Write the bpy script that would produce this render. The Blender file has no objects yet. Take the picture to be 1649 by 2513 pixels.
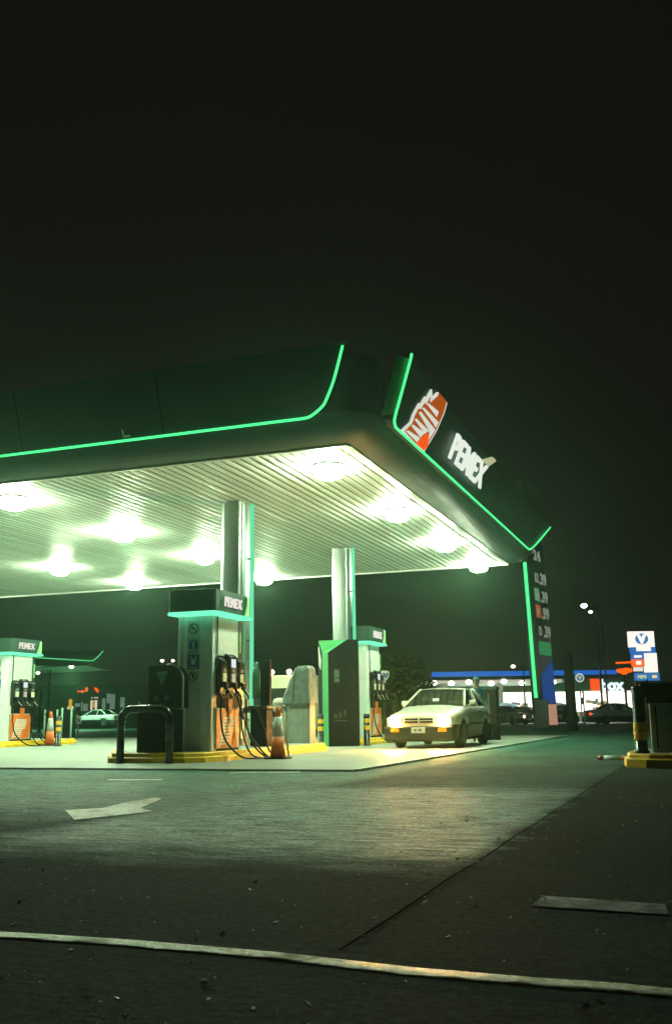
import bpy, bmesh, math, random
from mathutils import Vector, Matrix
random.seed(7)
sc = bpy.context.scene
COL = sc.collection
R = math.radians
HAZE = 0.0011
PI = math.pi

# ------------------------------------------------------------------ camera
CAM = Vector((0, 0, 0.75))
yaw, pitch, roll = R(20.2), R(11.85), R(0.75)
fw = Vector((-math.sin(yaw)*math.cos(pitch), math.cos(yaw)*math.cos(pitch), math.sin(pitch)))
rt = Vector((math.cos(yaw), math.sin(yaw), 0))
up = rt.cross(fw)
rt2 = rt*math.cos(roll) - up*math.sin(roll)
up2 = rt*math.sin(roll) + up*math.cos(roll)
cd = bpy.data.cameras.new('camera')
cam = bpy.data.objects.new('camera', cd); COL.objects.link(cam)
m = Matrix.Identity(4)
for i in range(3):
    m[i][0] = rt2[i]; m[i][1] = up2[i]; m[i][2] = -fw[i]; m[i][3] = CAM[i]
cam.matrix_world = m
cd.sensor_fit = 'HORIZONTAL'; cd.sensor_width = 36; cd.lens = 36*2405/1649
cd.clip_start = 0.05; cd.clip_end = 3000
sc.camera = cam

# ------------------------------------------------------------------ materials
MATS = {}
def _new(name):
    mt = bpy.data.materials.new(name); mt.use_nodes = True
    nt = mt.node_tree; nt.nodes.clear()
    return mt, nt, nt.nodes.new('ShaderNodeOutputMaterial')
def mat(name, col, rough=0.5, metal=0.0, var=0.12, scale=6.0, bump=0.0, bscale=40.0, rvar=0.12, dirt=0.0, spec=0.5, coat=0.0):
    """plain surface with a little mottling in colour, gloss and relief"""
    if name in MATS: return MATS[name]
    mt, nt, out = _new(name); N = nt.nodes; L = nt.links
    b = N.new('ShaderNodeBsdfPrincipled'); L.new(b.outputs[0], out.inputs[0])
    tc = N.new('ShaderNodeTexCoord')
    nz = N.new('ShaderNodeTexNoise'); nz.inputs['Scale'].default_value = scale; nz.inputs['Detail'].default_value = 6
    L.new(tc.outputs['Object'], nz.inputs['Vector'])
    mr = N.new('ShaderNodeMapRange'); mr.inputs[1].default_value = .3; mr.inputs[2].default_value = .7
    mr.inputs[3].default_value = 1-var; mr.inputs[4].default_value = 1+var
    L.new(nz.outputs[0], mr.inputs[0])
    mx = N.new('ShaderNodeVectorMath'); mx.operation = 'SCALE'; mx.inputs[0].default_value = col[:3]
    L.new(mr.outputs[0], mx.inputs['Scale'])
    src = mx.outputs[0]
    if dirt > 0:
        n2 = N.new('ShaderNodeTexNoise'); n2.inputs['Scale'].default_value = scale*.6; n2.inputs['Detail'].default_value = 9; n2.inputs['Roughness'].default_value = .7
        L.new(tc.outputs['Object'], n2.inputs['Vector'])
        m2 = N.new('ShaderNodeMapRange'); m2.inputs[1].default_value = .5; m2.inputs[2].default_value = .72; m2.inputs[3].default_value = 0; m2.inputs[4].default_value = dirt
        L.new(n2.outputs[0], m2.inputs[0])
        mc = N.new('ShaderNodeMix'); mc.data_type = 'RGBA'
        L.new(m2.outputs[0], mc.inputs[0]); L.new(src, mc.inputs[6]); mc.inputs[7].default_value = (.035, .03, .025, 1)
        src = mc.outputs[2]
    L.new(src, b.inputs['Base Color'])
    b.inputs['Metallic'].default_value = metal
    b.inputs['Specular IOR Level'].default_value = spec
    b.inputs['Coat Weight'].default_value = coat; b.inputs['Coat Roughness'].default_value = .06
    r2 = N.new('ShaderNodeMapRange'); r2.inputs[1].default_value = .3; r2.inputs[2].default_value = .7
    r2.inputs[3].default_value = max(.02, rough*(1-rvar)); r2.inputs[4].default_value = min(1, rough*(1+rvar))
    L.new(nz.outputs[0], r2.inputs[0]); L.new(r2.outputs[0], b.inputs['Roughness'])
    if bump > 0:
        n3 = N.new('ShaderNodeTexNoise'); n3.inputs['Scale'].default_value = bscale; n3.inputs['Detail'].default_value = 5
        L.new(tc.outputs['Object'], n3.inputs['Vector'])
        bp = N.new('ShaderNodeBump'); bp.inputs['Strength'].default_value = bump; bp.inputs['Distance'].default_value = .02
        L.new(n3.outputs[0], bp.inputs['Height']); L.new(bp.outputs[0], b.inputs['Normal'])
    MATS[name] = mt
    return mt
def emit(name, col, s):
    if name in MATS: return MATS[name]
    mt, nt, out = _new(name)
    e = nt.nodes.new('ShaderNodeEmission'); e.inputs[0].default_value = (*col, 1); e.inputs[1].default_value = s
    nt.links.new(e.outputs[0], out.inputs[0]); MATS[name] = mt
    return mt
def glass_mat(name, tint, tr=0.35):
    if name in MATS: return MATS[name]
    mt, nt, out = _new(name); N = nt.nodes; L = nt.links
    b = N.new('ShaderNodeBsdfPrincipled'); b.inputs['Base Color'].default_value = (*tint, 1); b.inputs['Roughness'].default_value = .04; b.inputs['Specular IOR Level'].default_value = .22
    t = N.new('ShaderNodeBsdfTransparent'); t.inputs[0].default_value = (.7, .85, .75, 1)
    x = N.new('ShaderNodeMixShader'); x.inputs[0].default_value = tr
    L.new(b.outputs[0], x.inputs[1]); L.new(t.outputs[0], x.inputs[2]); L.new(x.outputs[0], out.inputs[0])
    MATS[name] = mt
    return mt
def asphalt_mat(name, col, sheen=True, paint=None, worn=.5, prough=.45):
    """coarse asphalt with grain relief; lamp sheen painted as lighter, smoother zones; optionally a worn coat of paint broken by the grain"""
    mt, nt, out = _new(name); N = nt.nodes; L = nt.links
    b = N.new('ShaderNodeBsdfPrincipled'); L.new(b.outputs[0], out.inputs[0])
    geo = N.new('ShaderNodeNewGeometry'); P = geo.outputs['Position']
    def noise(scale, det, rough, sx=1, sy=1):
        mp = N.new('ShaderNodeMapping'); mp.inputs['Scale'].default_value = (sx, sy, 1); L.new(P, mp.inputs[0])
        n = N.new('ShaderNodeTexNoise'); n.inputs['Scale'].default_value = scale; n.inputs['Detail'].default_value = det; n.inputs['Roughness'].default_value = rough
        L.new(mp.outputs[0], n.inputs['Vector']); return n.outputs[0]
    def rng(v, a, c, lo, hi):
        r = N.new('ShaderNodeMapRange'); r.inputs[1].default_value = a; r.inputs[2].default_value = c; r.inputs[3].default_value = lo; r.inputs[4].default_value = hi
        r.interpolation_type = 'SMOOTHSTEP'; L.new(v, r.inputs[0]); return r.outputs[0]
    def op(o, u, v):
        m_ = N.new('ShaderNodeMath'); m_.operation = o
        for i, q_ in enumerate((u, v)):
            if isinstance(q_, (int, float)): m_.inputs[i].default_value = q_
            else: L.new(q_, m_.inputs[i])
        return m_.outputs[0]
    big = noise(.5, 6, .6); mid = noise(2.2, 5, .65, .55, 1.8); grit_glint = noise(26, 5, .75); streak = noise(9, 5, .7, .35, 1.5)
    xyz = N.new('ShaderNodeSeparateXYZ'); L.new(P, xyz.inputs[0]); X, Y = xyz.outputs[0], xyz.outputs[1]
    wob = op('MULTIPLY', op('SUBTRACT', mid, .5), 1.6)
    Yw, Xw = op('ADD', Y, wob), op('ADD', X, op('MULTIPLY', wob, .35))
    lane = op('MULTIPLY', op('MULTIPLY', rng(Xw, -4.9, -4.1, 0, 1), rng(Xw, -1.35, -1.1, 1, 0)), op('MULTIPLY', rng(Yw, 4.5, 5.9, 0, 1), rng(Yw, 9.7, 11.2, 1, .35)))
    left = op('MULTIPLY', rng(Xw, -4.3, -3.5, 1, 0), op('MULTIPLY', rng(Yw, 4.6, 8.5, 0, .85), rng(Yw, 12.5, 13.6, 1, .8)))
    sheen_mask = op('MAXIMUM', lane, left) if sheen else op('MULTIPLY', Y, 0.0)
    sheen_mask = op('MULTIPLY', sheen_mask, rng(streak, .32, .62, .35, 1.0))
    tone = op('MULTIPLY', rng(big, .3, .7, .7, 1.3), rng(grit_glint, .28, .72, .2, 2.1))
    tone = op('MULTIPLY', tone, op('ADD', 1.0, op('MULTIPLY', sheen_mask, 6.2)))  # sheen of the canopy lamps lightened into the base colour
    sv = N.new('ShaderNodeVectorMath'); sv.operation = 'SCALE'; sv.inputs[0].default_value = col; L.new(tone, sv.inputs['Scale'])
    colour = sv.outputs[0]; rough = op('SUBTRACT', .88, op('MULTIPLY', sheen_mask, .40)); spec = op('ADD', .07, op('MULTIPLY', sheen_mask, .17))
    if paint:
        k_ = op('MULTIPLY', rng(noise(3.5, 6, .7), worn-.25, worn+.1, .15, 1.0), rng(grit_glint, .30, .48, .25, 1.0))
        mx = N.new('ShaderNodeMix'); mx.data_type = 'RGBA'; L.new(k_, mx.inputs[0]); L.new(colour, mx.inputs[6]); mx.inputs[7].default_value = (*paint, 1); colour = mx.outputs[2]
        rough = op('ADD', op('MULTIPLY', k_, prough), op('MULTIPLY', op('SUBTRACT', 1, k_), .85)); spec = op('ADD', .3, op('MULTIPLY', k_, .3))
    L.new(colour, b.inputs['Base Color']); L.new(rough, b.inputs['Roughness']); L.new(spec, b.inputs['Specular IOR Level'])
    hgt = op('ADD', op('MULTIPLY', grit_glint, .7), op('MULTIPLY', streak, .6))
    bp = N.new('ShaderNodeBump'); bp.inputs['Strength'].default_value = .9 if not paint else .7; bp.inputs['Distance'].default_value = .03
    L.new(hgt, bp.inputs['Height']); L.new(bp.outputs[0], b.inputs['Normal'])
    MATS[name] = mt
    return mt

# ------------------------------------------------------------------ mesh builder
class MB:
    def __init__(s): s.bm = bmesh.new(); s.mi = 0
    def face(s, pts):
        f = s.bm.faces.new([s.bm.verts.new(p) for p in pts]); f.material_index = s.mi; return f
    def box(s, x0, x1, y0, y1, z0, z1, bev=0.0, seg=2, rz=0.0):
        bm = s.bm; n0 = len(bm.verts)
        cx, cy, cz = (x0+x1)/2, (y0+y1)/2, (z0+z1)/2
        M = Matrix.Translation((cx, cy, cz)) @ Matrix.Rotation(rz, 4, 'Z') @ Matrix.Diagonal((abs(x1-x0), abs(y1-y0), abs(z1-z0), 1))
        r = bmesh.ops.create_cube(bm, size=1, matrix=M)
        fs = {f for v in r['verts'] for f in v.link_faces}
        for f in fs: f.material_index = s.mi
        if bev > 0:
            es = list({e for v in r['verts'] for e in v.link_edges})
            o = bmesh.ops.bevel(bm, geom=es, offset=bev, segments=seg, affect='EDGES', profile=.5, clamp_overlap=True)
            for f in o['faces']: f.material_index = s.mi
        return s
    def tube(s, path, r, seg=10, caps=True):
        path = [Vector(p) for p in path]; rings = []
        rad = r if isinstance(r, (list, tuple)) else [r]*len(path)
        prev = None
        for i, p in enumerate(path):
            t = (path[min(i+1, len(path)-1)] - path[max(i-1, 0)]).normalized()
            if prev is None:
                a = Vector((0, 0, 1)) if abs(t.z) < .9 else Vector((1, 0, 0))
                n = t.cross(a).normalized()
            else:
                n = (prev - t*prev.dot(t)).normalized()
            prev = n; b = t.cross(n)
            rings.append([s.bm.verts.new(p + (n*math.cos(2*PI*k/seg) + b*math.sin(2*PI*k/seg))*rad[i]) for k in range(seg)])
        for i in range(len(rings)-1):
            for k in range(seg):
                f = s.bm.faces.new([rings[i][k], rings[i][(k+1) % seg], rings[i+1][(k+1) % seg], rings[i+1][k]]); f.material_index = s.mi; f.smooth = True
        if caps:
            for rg in (rings[0][::-1], rings[-1]):
                f = s.bm.faces.new(rg); f.material_index = s.mi
        return s
    def lathe(s, prof, c=(0, 0, 0), axis='Z', seg=20, smooth=True):
        rings = []
        for (r, h) in prof:
            rg = []
            for k in range(seg):
                a = 2*PI*k/seg; u, v = max(r, 1e-4)*math.cos(a), max(r, 1e-4)*math.sin(a)
                p = {'Z': (u, v, h), 'Y': (u, h, -v), 'X': (h, u, v)}[axis]
                rg.append(s.bm.verts.new(Vector(c)+Vector(p)))
            rings.append(rg)
        for i in range(len(rings)-1):
            for k in range(seg):
                f = s.bm.faces.new([rings[i][k], rings[i][(k+1) % seg], rings[i+1][(k+1) % seg], rings[i+1][k]]); f.material_index = s.mi; f.smooth = smooth
        for rg in (rings[0][::-1], rings[-1]):
            f = s.bm.faces.new(rg); f.material_index = s.mi
        return s
    def prism(s, pts, thick):
        """extrude a 3-D polygon by a vector"""
        t = Vector(thick); a = [s.bm.verts.new(p) for p in pts]; b = [s.bm.verts.new(Vector(p)+t) for p in pts]
        fs = [s.bm.faces.new(a[::-1]), s.bm.faces.new(b)]
        n = len(a)
        for i in range(n): fs.append(s.bm.faces.new([a[i], a[(i+1) % n], b[(i+1) % n], b[i]]))
        for f in fs: f.material_index = s.mi
        return s
    def grid(s, rows, smooth=True, closed=False):
        vs = [[s.bm.verts.new(p) for p in r] for r in rows]
        for i in range(len(vs)-1):
            n = len(vs[i])
            for k in range(n if closed else n-1):
                f = s.bm.faces.new([vs[i][k], vs[i][(k+1) % n], vs[i+1][(k+1) % n], vs[i+1][k]]); f.material_index = s.mi; f.smooth = smooth
        return s
    def ball(s, c, r, sub=2, sc=(1, 1, 1)):
        M = Matrix.Translation(c) @ Matrix.Diagonal((r*sc[0], r*sc[1], r*sc[2], 1))
        o = bmesh.ops.create_icosphere(s.bm, subdivisions=sub, radius=1, matrix=M)
        for v in o['verts']:
            for f in v.link_faces: f.material_index = s.mi; f.smooth = True
        return s
    def text(s, txt, size, depth, origin, right, upv, bold=0.0, shear=0.0, sx=1.0, align='LEFT', spacing=1.0):
        me = text_mesh(txt, size, depth, bold, shear, align, spacing)
        r = Vector(right).normalized(); u = Vector(upv).normalized(); n = r.cross(u); o = Vector(origin)
        vs = [s.bm.verts.new(o + r*v.co.x*sx + u*v.co.y + n*v.co.z) for v in me.vertices]
        for p in me.polygons:
            try:
                f = s.bm.faces.new([vs[i] for i in p.vertices]); f.material_index = s.mi
            except ValueError: pass
        return s
TXT = {}
def text_mesh(txt, size, depth, bold, shear, align, spacing):
    key = (txt, size, depth, bold, shear, align, spacing)
    if key in TXT: return TXT[key]
    cu = bpy.data.curves.new('lettering', 'FONT'); cu.body = txt; cu.size = size; cu.extrude = depth/2; cu.offset = bold; cu.shear = shear
    cu.align_x = align; cu.space_character = spacing; cu.resolution_u = 3
    o = bpy.data.objects.new('lettering', cu); COL.objects.link(o)
    bpy.context.view_layer.update()
    me = bpy.data.meshes.new_from_object(o.evaluated_get(bpy.context.evaluated_depsgraph_get()))
    bpy.data.objects.remove(o); bpy.data.curves.remove(cu)
    TXT[key] = me
    return me

def wloc(o):
    v = Vector((0, 0, 0))
    while o is not None: v += o.location; o = o.parent
    return v
def obj(name, mb, mats, parent=None, world=True, smooth=None, label=None, stuff=False, fixn=True):
    """link one mesh object; world=True means the builder used world coordinates"""
    bm = mb.bm
    if fixn: bmesh.ops.recalc_face_normals(bm, faces=bm.faces[:])
    if parent is None:
        xs = [v.co for v in bm.verts]
        c = Vector(((min(v.x for v in xs)+max(v.x for v in xs))/2, (min(v.y for v in xs)+max(v.y for v in xs))/2, min(v.z for v in xs)))
        sh = c if world else Vector((0, 0, 0))
    else:
        sh = wloc(parent) if world else Vector((0, 0, 0))
    if sh.length > 0: bmesh.ops.translate(bm, verts=bm.verts[:], vec=-sh)
    me = bpy.data.meshes.new(name); bm.to_mesh(me); bm.free()
    for mm in (mats if isinstance(mats, (list, tuple)) else [mats]): me.materials.append(mm)
    if smooth:
        for p in me.polygons: p.use_smooth = True
    o = bpy.data.objects.new(name, me); COL.objects.link(o)
    if parent is not None: o.parent = parent
    else: o.location = sh
    if label: o['label'] = label
    if stuff: o['kind'] = 'stuff'
    return o
def tag(o, label, cat, group=None):
    o['label'] = label; o['category'] = cat
    if group: o['group'] = group
    return o
def thing(name, loc, label, cat, group=None, rz=0.0):
    o = bpy.data.objects.new(name, None); COL.objects.link(o); o.location = loc; o.rotation_euler.z = rz
    o.empty_display_size = .2
    return tag(o, label, cat, group)
def struct(name, mb, mt, smooth=None):
    o = obj(name, mb, mt, None, smooth=smooth); o['kind'] = 'structure'; return o
def copy_tree(o, parent=None):
    c = o.copy(); COL.objects.link(c); c.parent = parent
    for ch in list(o.children): copy_tree(ch, c)
    return c
def arc(c, r, a0, a1, n, u, v):
    c = Vector(c); u = Vector(u); v = Vector(v)
    return [c + u*r*math.cos(a0+(a1-a0)*i/n) + v*r*math.sin(a0+(a1-a0)*i/n) for i in range(n+1)]
def pix(px, py, depth):
    """world point on the sight line of a photo pixel (1649 x 2513) at a given distance along the view axis: used to read positions off the photograph"""
    return CAM + (fw + rt2*(px-824.5)/2405 + up2*(1256.5-py)/2405)*depth

# palette ------------------------------------------------------------
LAMP = (0.50, 1.0, 0.55)
NEONC = (0.045, .58, .16)
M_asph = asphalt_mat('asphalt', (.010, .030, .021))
M_slab = mat('forecourt_concrete', (.30, .31, .27), .55, var=.16, scale=1.1, bump=.25, bscale=30, dirt=.35)
M_joint = mat('joint_seal', (.003, .004, .003), .9, spec=0.0)
M_white = mat('white_paint', (.72, .74, .70), .45, var=.1, scale=9, bump=.15)
M_mark = asphalt_mat('worn_road_paint', (.026, .036, .031), False, (.70, .74, .64), .46)
M_yel = mat('yellow_kerb_paint', (.88, .52, .02), .45, var=.12, scale=5, bump=.2, dirt=.25)
M_black = mat('black_plastic', (.006, .007, .007), .6, spec=.12)
M_blackm = mat('black_enamel', (.010, .011, .011), .28, rvar=.3)
M_dgreen = mat('dark_green_panel', (.012, .055, .035), .38, var=.1, scale=2)
M_fgreen = mat('fascia_green', (.045, .10, .075), .5, var=.12, scale=.8, spec=.4)
M_fin = mat('light_green_fin', (.30, .62, .28), .4)
M_steel = mat('brushed_steel', (.34, .40, .37), .34, 1.0, var=.04, scale=2, rvar=.08)
M_alu = mat('white_aluminium', (.62, .65, .62), .35, .1, var=.08, scale=2)
def soffit_mat():
    mt, nt, out = _new('soffit_slats'); N = nt.nodes; L = nt.links
    b = N.new('ShaderNodeBsdfPrincipled'); L.new(b.outputs[0], out.inputs[0])
    tc = N.new('ShaderNodeTexCoord'); mp = N.new('ShaderNodeMapping'); mp.inputs['Scale'].default_value = (5.0, .035, 0); L.new(tc.outputs['Object'], mp.inputs[0])
    nz = N.new('ShaderNodeTexNoise'); nz.inputs['Scale'].default_value = 1.0; nz.inputs['Detail'].default_value = 2; L.new(mp.outputs[0], nz.inputs['Vector'])
    mr = N.new('ShaderNodeMapRange'); mr.inputs[1].default_value = .3; mr.inputs[2].default_value = .7; mr.inputs[3].default_value = .74; mr.inputs[4].default_value = 1.1; L.new(nz.outputs[0], mr.inputs[0])
    sv = N.new('ShaderNodeVectorMath'); sv.operation = 'SCALE'; sv.inputs[0].default_value = (.74, .82, .74); L.new(mr.outputs[0], sv.inputs['Scale']); L.new(sv.outputs[0], b.inputs['Base Color'])
    r2 = N.new('ShaderNodeMapRange'); r2.inputs[1].default_value = .3; r2.inputs[2].default_value = .7; r2.inputs[3].default_value = .55; r2.inputs[4].default_value = .36; L.new(nz.outputs[0], r2.inputs[0]); L.new(r2.outputs[0], b.inputs['Roughness'])
    b.inputs['Metallic'].default_value = .12
    MATS['soffit_slats'] = mt; return mt
M_soffit = soffit_mat()
M_orange = mat('orange_vinyl', (.85, .18, .02), .4)
M_rubber = mat('hose_rubber', (.006, .006, .006), .5, spec=.2)
M_tyre = mat('tyre_rubber', (.010, .010, .010), .7)
M_grey = mat('grey_metal', (.22, .23, .22), .4, .3)
M_blue = mat('blue_vinyl', (.015, .10, .42), .4)
M_lamp = emit('lamp_lens_side', (.92, 1.0, .70), 350); M_lampb = emit('lamp_lens', (.66, 1.0, .60), 210)
M_neon = emit('neon_green', NEONC, 2.3)
M_neonside = emit('neon_tube_column', (.12, .62, .33), 1.25)
M_scr = emit('screen_white', (.85, .95, 1.0), .9)
M_scr2 = emit('screen_cream', (1.0, .92, .70), .55)
M_chrome = mat('chrome', (.7, .7, .7), .12, 1.0)

# ------------------------------------------------------------------ ground
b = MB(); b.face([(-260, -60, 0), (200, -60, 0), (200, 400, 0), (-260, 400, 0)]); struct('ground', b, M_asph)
# joint along the edge of the concrete lane
b = MB(); pts = []
for i in range(60):
    y = 3.2+i*.5; pts.append((-1.185+.006*math.sin(i*1.7)+random.uniform(-.003, .003), y))
for i in range(59):
    (x0, y0), (x1, y1) = pts[i], pts[i+1]
    b.face([(x0-.006, y0, .008), (x0+.006, y0, .008), (x1+.006, y1, .008), (x1-.006, y1, .008)])
struct('road_joint', b, M_joint)
# light concrete slab under the canopy, a real 3 cm lip
b = MB(); b.box(-44, -4.72, 13.40, 36, -.05, .03, .026, 3)
struct('pavement', b, M_slab)
b = MB(); b.box(-4.72, -4.655, 13.42, 36, -.05, .034, .005); struct('pavement_edge', b, M_mark)
for y in (17.6, 22.4, 27.2):
    b = MB(); b.face([(-44, y, .034), (-4.73, y, .034), (-4.73, y+.02, .034), (-44, y+.02, .034)]); struct('pavement_joint', b, M_joint)
# raised edging strip right in front of the camera, curving away at its right end
b = MB(); path = [(-9, 3.02), (-4, 3.06), (-2.43, 3.09), (-1.95, 3.11), (-1.39, 3.09), (-.9, 3.03), (-.54, 3.02), (-.3, 3.03), (-.1, 3.01), (.3, 2.95), (1.5, 2.7)]
fine = []
for i in range(len(path)-1):
    n = 14
    for k in range(n):
        t = k/n; fine.append((path[i][0]*(1-t)+path[i+1][0]*t, path[i][1]*(1-t)+path[i+1][1]*t))
fine.append(path[-1]); rows = []
for i, p in enumerate(fine):
    q = Vector(fine[min(i+1, len(fine)-1)])-Vector(fine[max(i-1, 0)]); n = Vector((-q.y, q.x)).normalized()
    j = random.uniform(-.003, .003)
    rows.append([(p[0]+n.x*w, p[1]+n.y*w, z+.003+j*.1) for w, z in ((-.042+j, 0), (-.04, .002), (-.02, .003), (0, .0035), (.02, .003), (.04, .002), (.042+j, 0))])
b.grid(rows)
M_edge = asphalt_mat('edging_paint', (.026, .036, .031), False, (.60, .62, .34), .50, .22)
struct('kerb', b, M_edge)
# painted arrow and the pale bar at the right
b = MB()
b.prism([(-5.2, 7.35, .004), (-4.62, 6.66, .004), (-4.47, 7.1, .004), (-4.38, 7.42, .004), (-4.66, 7.68, .004), (-5.0, 8.62, .004), (-5.12, 8.7, .004), (-5.1, 8.15, .004), (-5.0, 7.6, .004)], (0, 0, .001))
tag(obj('arrow_marking', b, M_mark), 'worn white arrow painted on the asphalt before the pumps', 'road marking')
b = MB(); b.prism([(-.72, 4.15, .004), (-.20, 4.12, .004), (-.22, 4.33, .004), (-.71, 4.385, .004)], (0, 0, .0012))
M_bar = asphalt_mat('road_paint_blue_reflection', (.026, .036, .031), False, (.09, .17, .26), .62, .25)  # blue reflection of the far sign put into the paint colour
tag(obj('bar_marking', b, M_bar), 'pale glossy bar painted on the dark asphalt at lower right', 'road marking')
for (x, y, rz, s, lab) in ((-5.9, 13.0, .3, .5, 'small pale dash painted on the asphalt just before the concrete slab'), (-6.9, 11.2, .2, .35, 'faint pale dash on the asphalt left of the painted arrow')):
    b = MB(); b.box(x-s, x+s, y-.09, y+.09, .003, .006, rz=rz); tag(obj('dash_marking', b, M_mark), lab, 'road marking')

# ------------------------------------------------------------------ canopy
XR, YF, YB, XL, H = -5.57, 15.8, 31.0, -36.0, 5.5
A1, A2, ZN, ZT = .60, 1.0, 5.87, 7.0     # outward flare of the fascia at the neon line and at its top
canopy = thing('station_canopy', (-20, 23.4, 0), 'large dark green filling station canopy with slatted white ceiling and green neon trim', 'canopy')
# slatted ceiling: shallow convex slats along Y, dark gaps between them
b = MB(); pitch_ = .2; x = XR-.02; n = int((XR-XL)/pitch_)
for i in range(n):
    x1 = x; x0 = x-pitch_+.034; amp = random.uniform(.007, .015)
    prof = []
    for k in range(7):
        t = k/6; prof.append((x0+(x1-x0)*t, H-.004-amp*math.sin(PI*t)**.7))
    rows = [[(px_, YF+.06, z_) for px_, z_ in prof], [(px_, YB-.06, z_) for px_, z_ in prof]]
    b.grid(rows); x -= pitch_
b.mi = 1; b.face([(XL, YF, H+.03), (XR, YF, H+.03), (XR, YB, H+.03), (XL, YB, H+.03)])
obj('ceiling', b, [M_soffit, mat('gap_dark', (.12, .13, .12), .6)], canopy, fixn=False)
# pale edge trim round the ceiling
b = MB()
b.box(XL, XR, YF-.02, YF+.06, H-.035, H+.05); b.box(XL, XR, YB-.06, YB+.05, H-.05, H+.05); b.box(XR-.02, XR+.03, YF+.06, YB-.06, H-.035, H+.05)
obj('ceiling_trim', b, M_alu, canopy)
def fx(a, y, z): return (XR+a, y, z)
# underside band between ceiling edge and neon line, rounded like a bull nose, round the near corner
def offs(a, z, corner=.55):
    pts = [(XL, YF-a, z)]
    cx, cy = XR+a-corner, YF-a+corner
    for k in range(9):
        t = -PI/2+PI/2*k/8; pts.append((cx+corner*math.cos(t), cy+corner*math.sin(t), z))
    pts += [(XR+a, YB+a, z), (XL, YB+a, z)]
    return pts
prof = [(.03, H+.0), (.16, H+.012), (.30, H+.05), (.43, H+.12), (.52, H+.21), (.58, H+.32), (A1, ZN+.04)]
b = MB(); b.grid([offs(a, z, .25+a*.5) for a, z in prof])
obj('underside_band', b, mat('band_green', (.03, .065, .048), .55, var=.1, scale=1.5), canopy)
# recessed core behind the panels (visible at the open corner)
b = MB(); b.grid([offs(a, z, .6) for a, z in ((A1-.03, ZN+.04), (A1-.12, ZN+.10), (A1+.02, ZT-.05))], smooth=False)
obj('corner_core', b, mat('corner_dark', (.006, .014, .011), .5), canopy)
# leaning fascia panels, 7 cm thick, with slanted ends
def panel_front(xa, xb, xa2, xb2):
    th = Vector((0, .09, .03))
    return [(xa, YF-A1, ZN), (xb, YF-A1, ZN), (xb2, YF-A2, ZT), (xa2, YF-A2, ZT)], th
def curved_end(x0, z0, x1, z1): pass
def front_pts(kx=-6.134):
    pl = [(XL, 0.0), (kx, 0.0)]
    cs = [(-6.0, .02), (-5.88, .08), (-5.76, .16), (-5.68, .25), (-5.48, .60), (-5.226, 1.2)]
    return pl + cs
S = math.hypot(.4, 1.13)
def fpt(x, s, o=0.0):     # on the front panel: x along, s up the slope, o outwards
    d = Vector((0, -.4, 1.13))/S; nrm = Vector((0, -1.13, -.4))/S
    return Vector((x, YF-A1, ZN)) + d*s + nrm*o
def rpt(y, s, o=0.0):     # on the right panel
    d = Vector((.4, 0, 1.13))/S; nrm = Vector((1.13, 0, -.4))/S
    return Vector((XR+A1, y, ZN)) + d*s + nrm*o
fo = front_pts()
b = MB(); poly = [fpt(x_, s_, 0) for x_, s_ in fo] + [fpt(XL, 1.2, 0)]
b.prism(poly, fpt(0, 0, .09)-fpt(0, 0, 0)); obj('front_fascia', b, M_fgreen, canopy)
ro = [(15.86, 1.2), (15.9, .6), (15.93, .2), (15.98, .07), (16.12, 0.0), (30.1, 0.0), (30.7, .02), (31.3, .3), (32.6, 1.2)]
b = MB(); b.prism([rpt(y_, s_, 0) for y_, s_ in ro], rpt(0, 0, .16)-rpt(0, 0, 0)); obj('side_fascia', b, [M_fgreen], canopy)
b = MB(); b.prism([(XL, YB+A1, ZN), (XR+A1-1, YB+A1, ZN), (XR+A2-.6, YB+A2, ZT), (XL, YB+A2, ZT)], (0, -.09, .03)); obj('rear_fascia', b, M_fgreen, canopy)
b = MB(); b.face([(XL, YF-.3, ZT-.35), (XR+.3, YF-.3, ZT-.35), (XR+.3, YB+.3, ZT-.35), (XL, YB+.3, ZT-.35)]); obj('roof', b, M_grey, canopy)
b = MB(); b.face([(XL, YF-.2, H-.02), (XL, YB+.2, H-.02), (XL, YB+.2, ZT), (XL, YF-.2, ZT)]); obj('end_wall', b, M_fgreen, canopy)
# panel joints on the front fascia
for x_ in (-8.9, -12.0, -15.1, -18.2):
    b = MB(); b.prism([fpt(x_, .03, .091), fpt(x_+.015, .03, .091), fpt(x_+.015, 1.19, .091), fpt(x_, 1.19, .091)], (0, -.003, 0)); obj('panel_joint', b, M_joint, canopy)
# neon along both panels
def smoothpath(pts, n=6):
    out = []
    for i in range(len(pts)-1):
        p0 = Vector(pts[max(i-1, 0)]); p1 = Vector(pts[i]); p2 = Vector(pts[i+1]); p3 = Vector(pts[min(i+2, len(pts)-1)])
        for k in range(n):
            t = k/n
            out.append(.5*((2*p1)+(p2-p0)*t+(2*p0-5*p1+4*p2-p3)*t*t+(3*p1-p0-3*p2+p3)*t**3))
    out.append(Vector(pts[-1])); return out
b = MB(); b.tube([fpt(XL, .0, .125)] + smoothpath([fpt(x_, s_, .125) for x_, s_ in [(-6.6, 0)]+fo[1:-1]+[(-5.25, 1.14)]], 5), .025, 10)
obj('neon_tube', b, M_neon, canopy)
b = MB(); rn = [(15.79, 1.27), (15.83, 1.20), (15.90, .6), (15.94, .2), (15.99, .07), (16.14, 0)]
b.tube(smoothpath([rpt(y_, s_, .20) for y_, s_ in rn], 5)+[rpt(30.0, -.0, .20)]+smoothpath([rpt(y_, s_, .20) for y_, s_ in [(30.4, .0), (30.75, .1), (31.3, .35), (32.7, 1.15)]], 4), .025, 10)
obj('neon_tube', b, M_neon, canopy)
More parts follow.
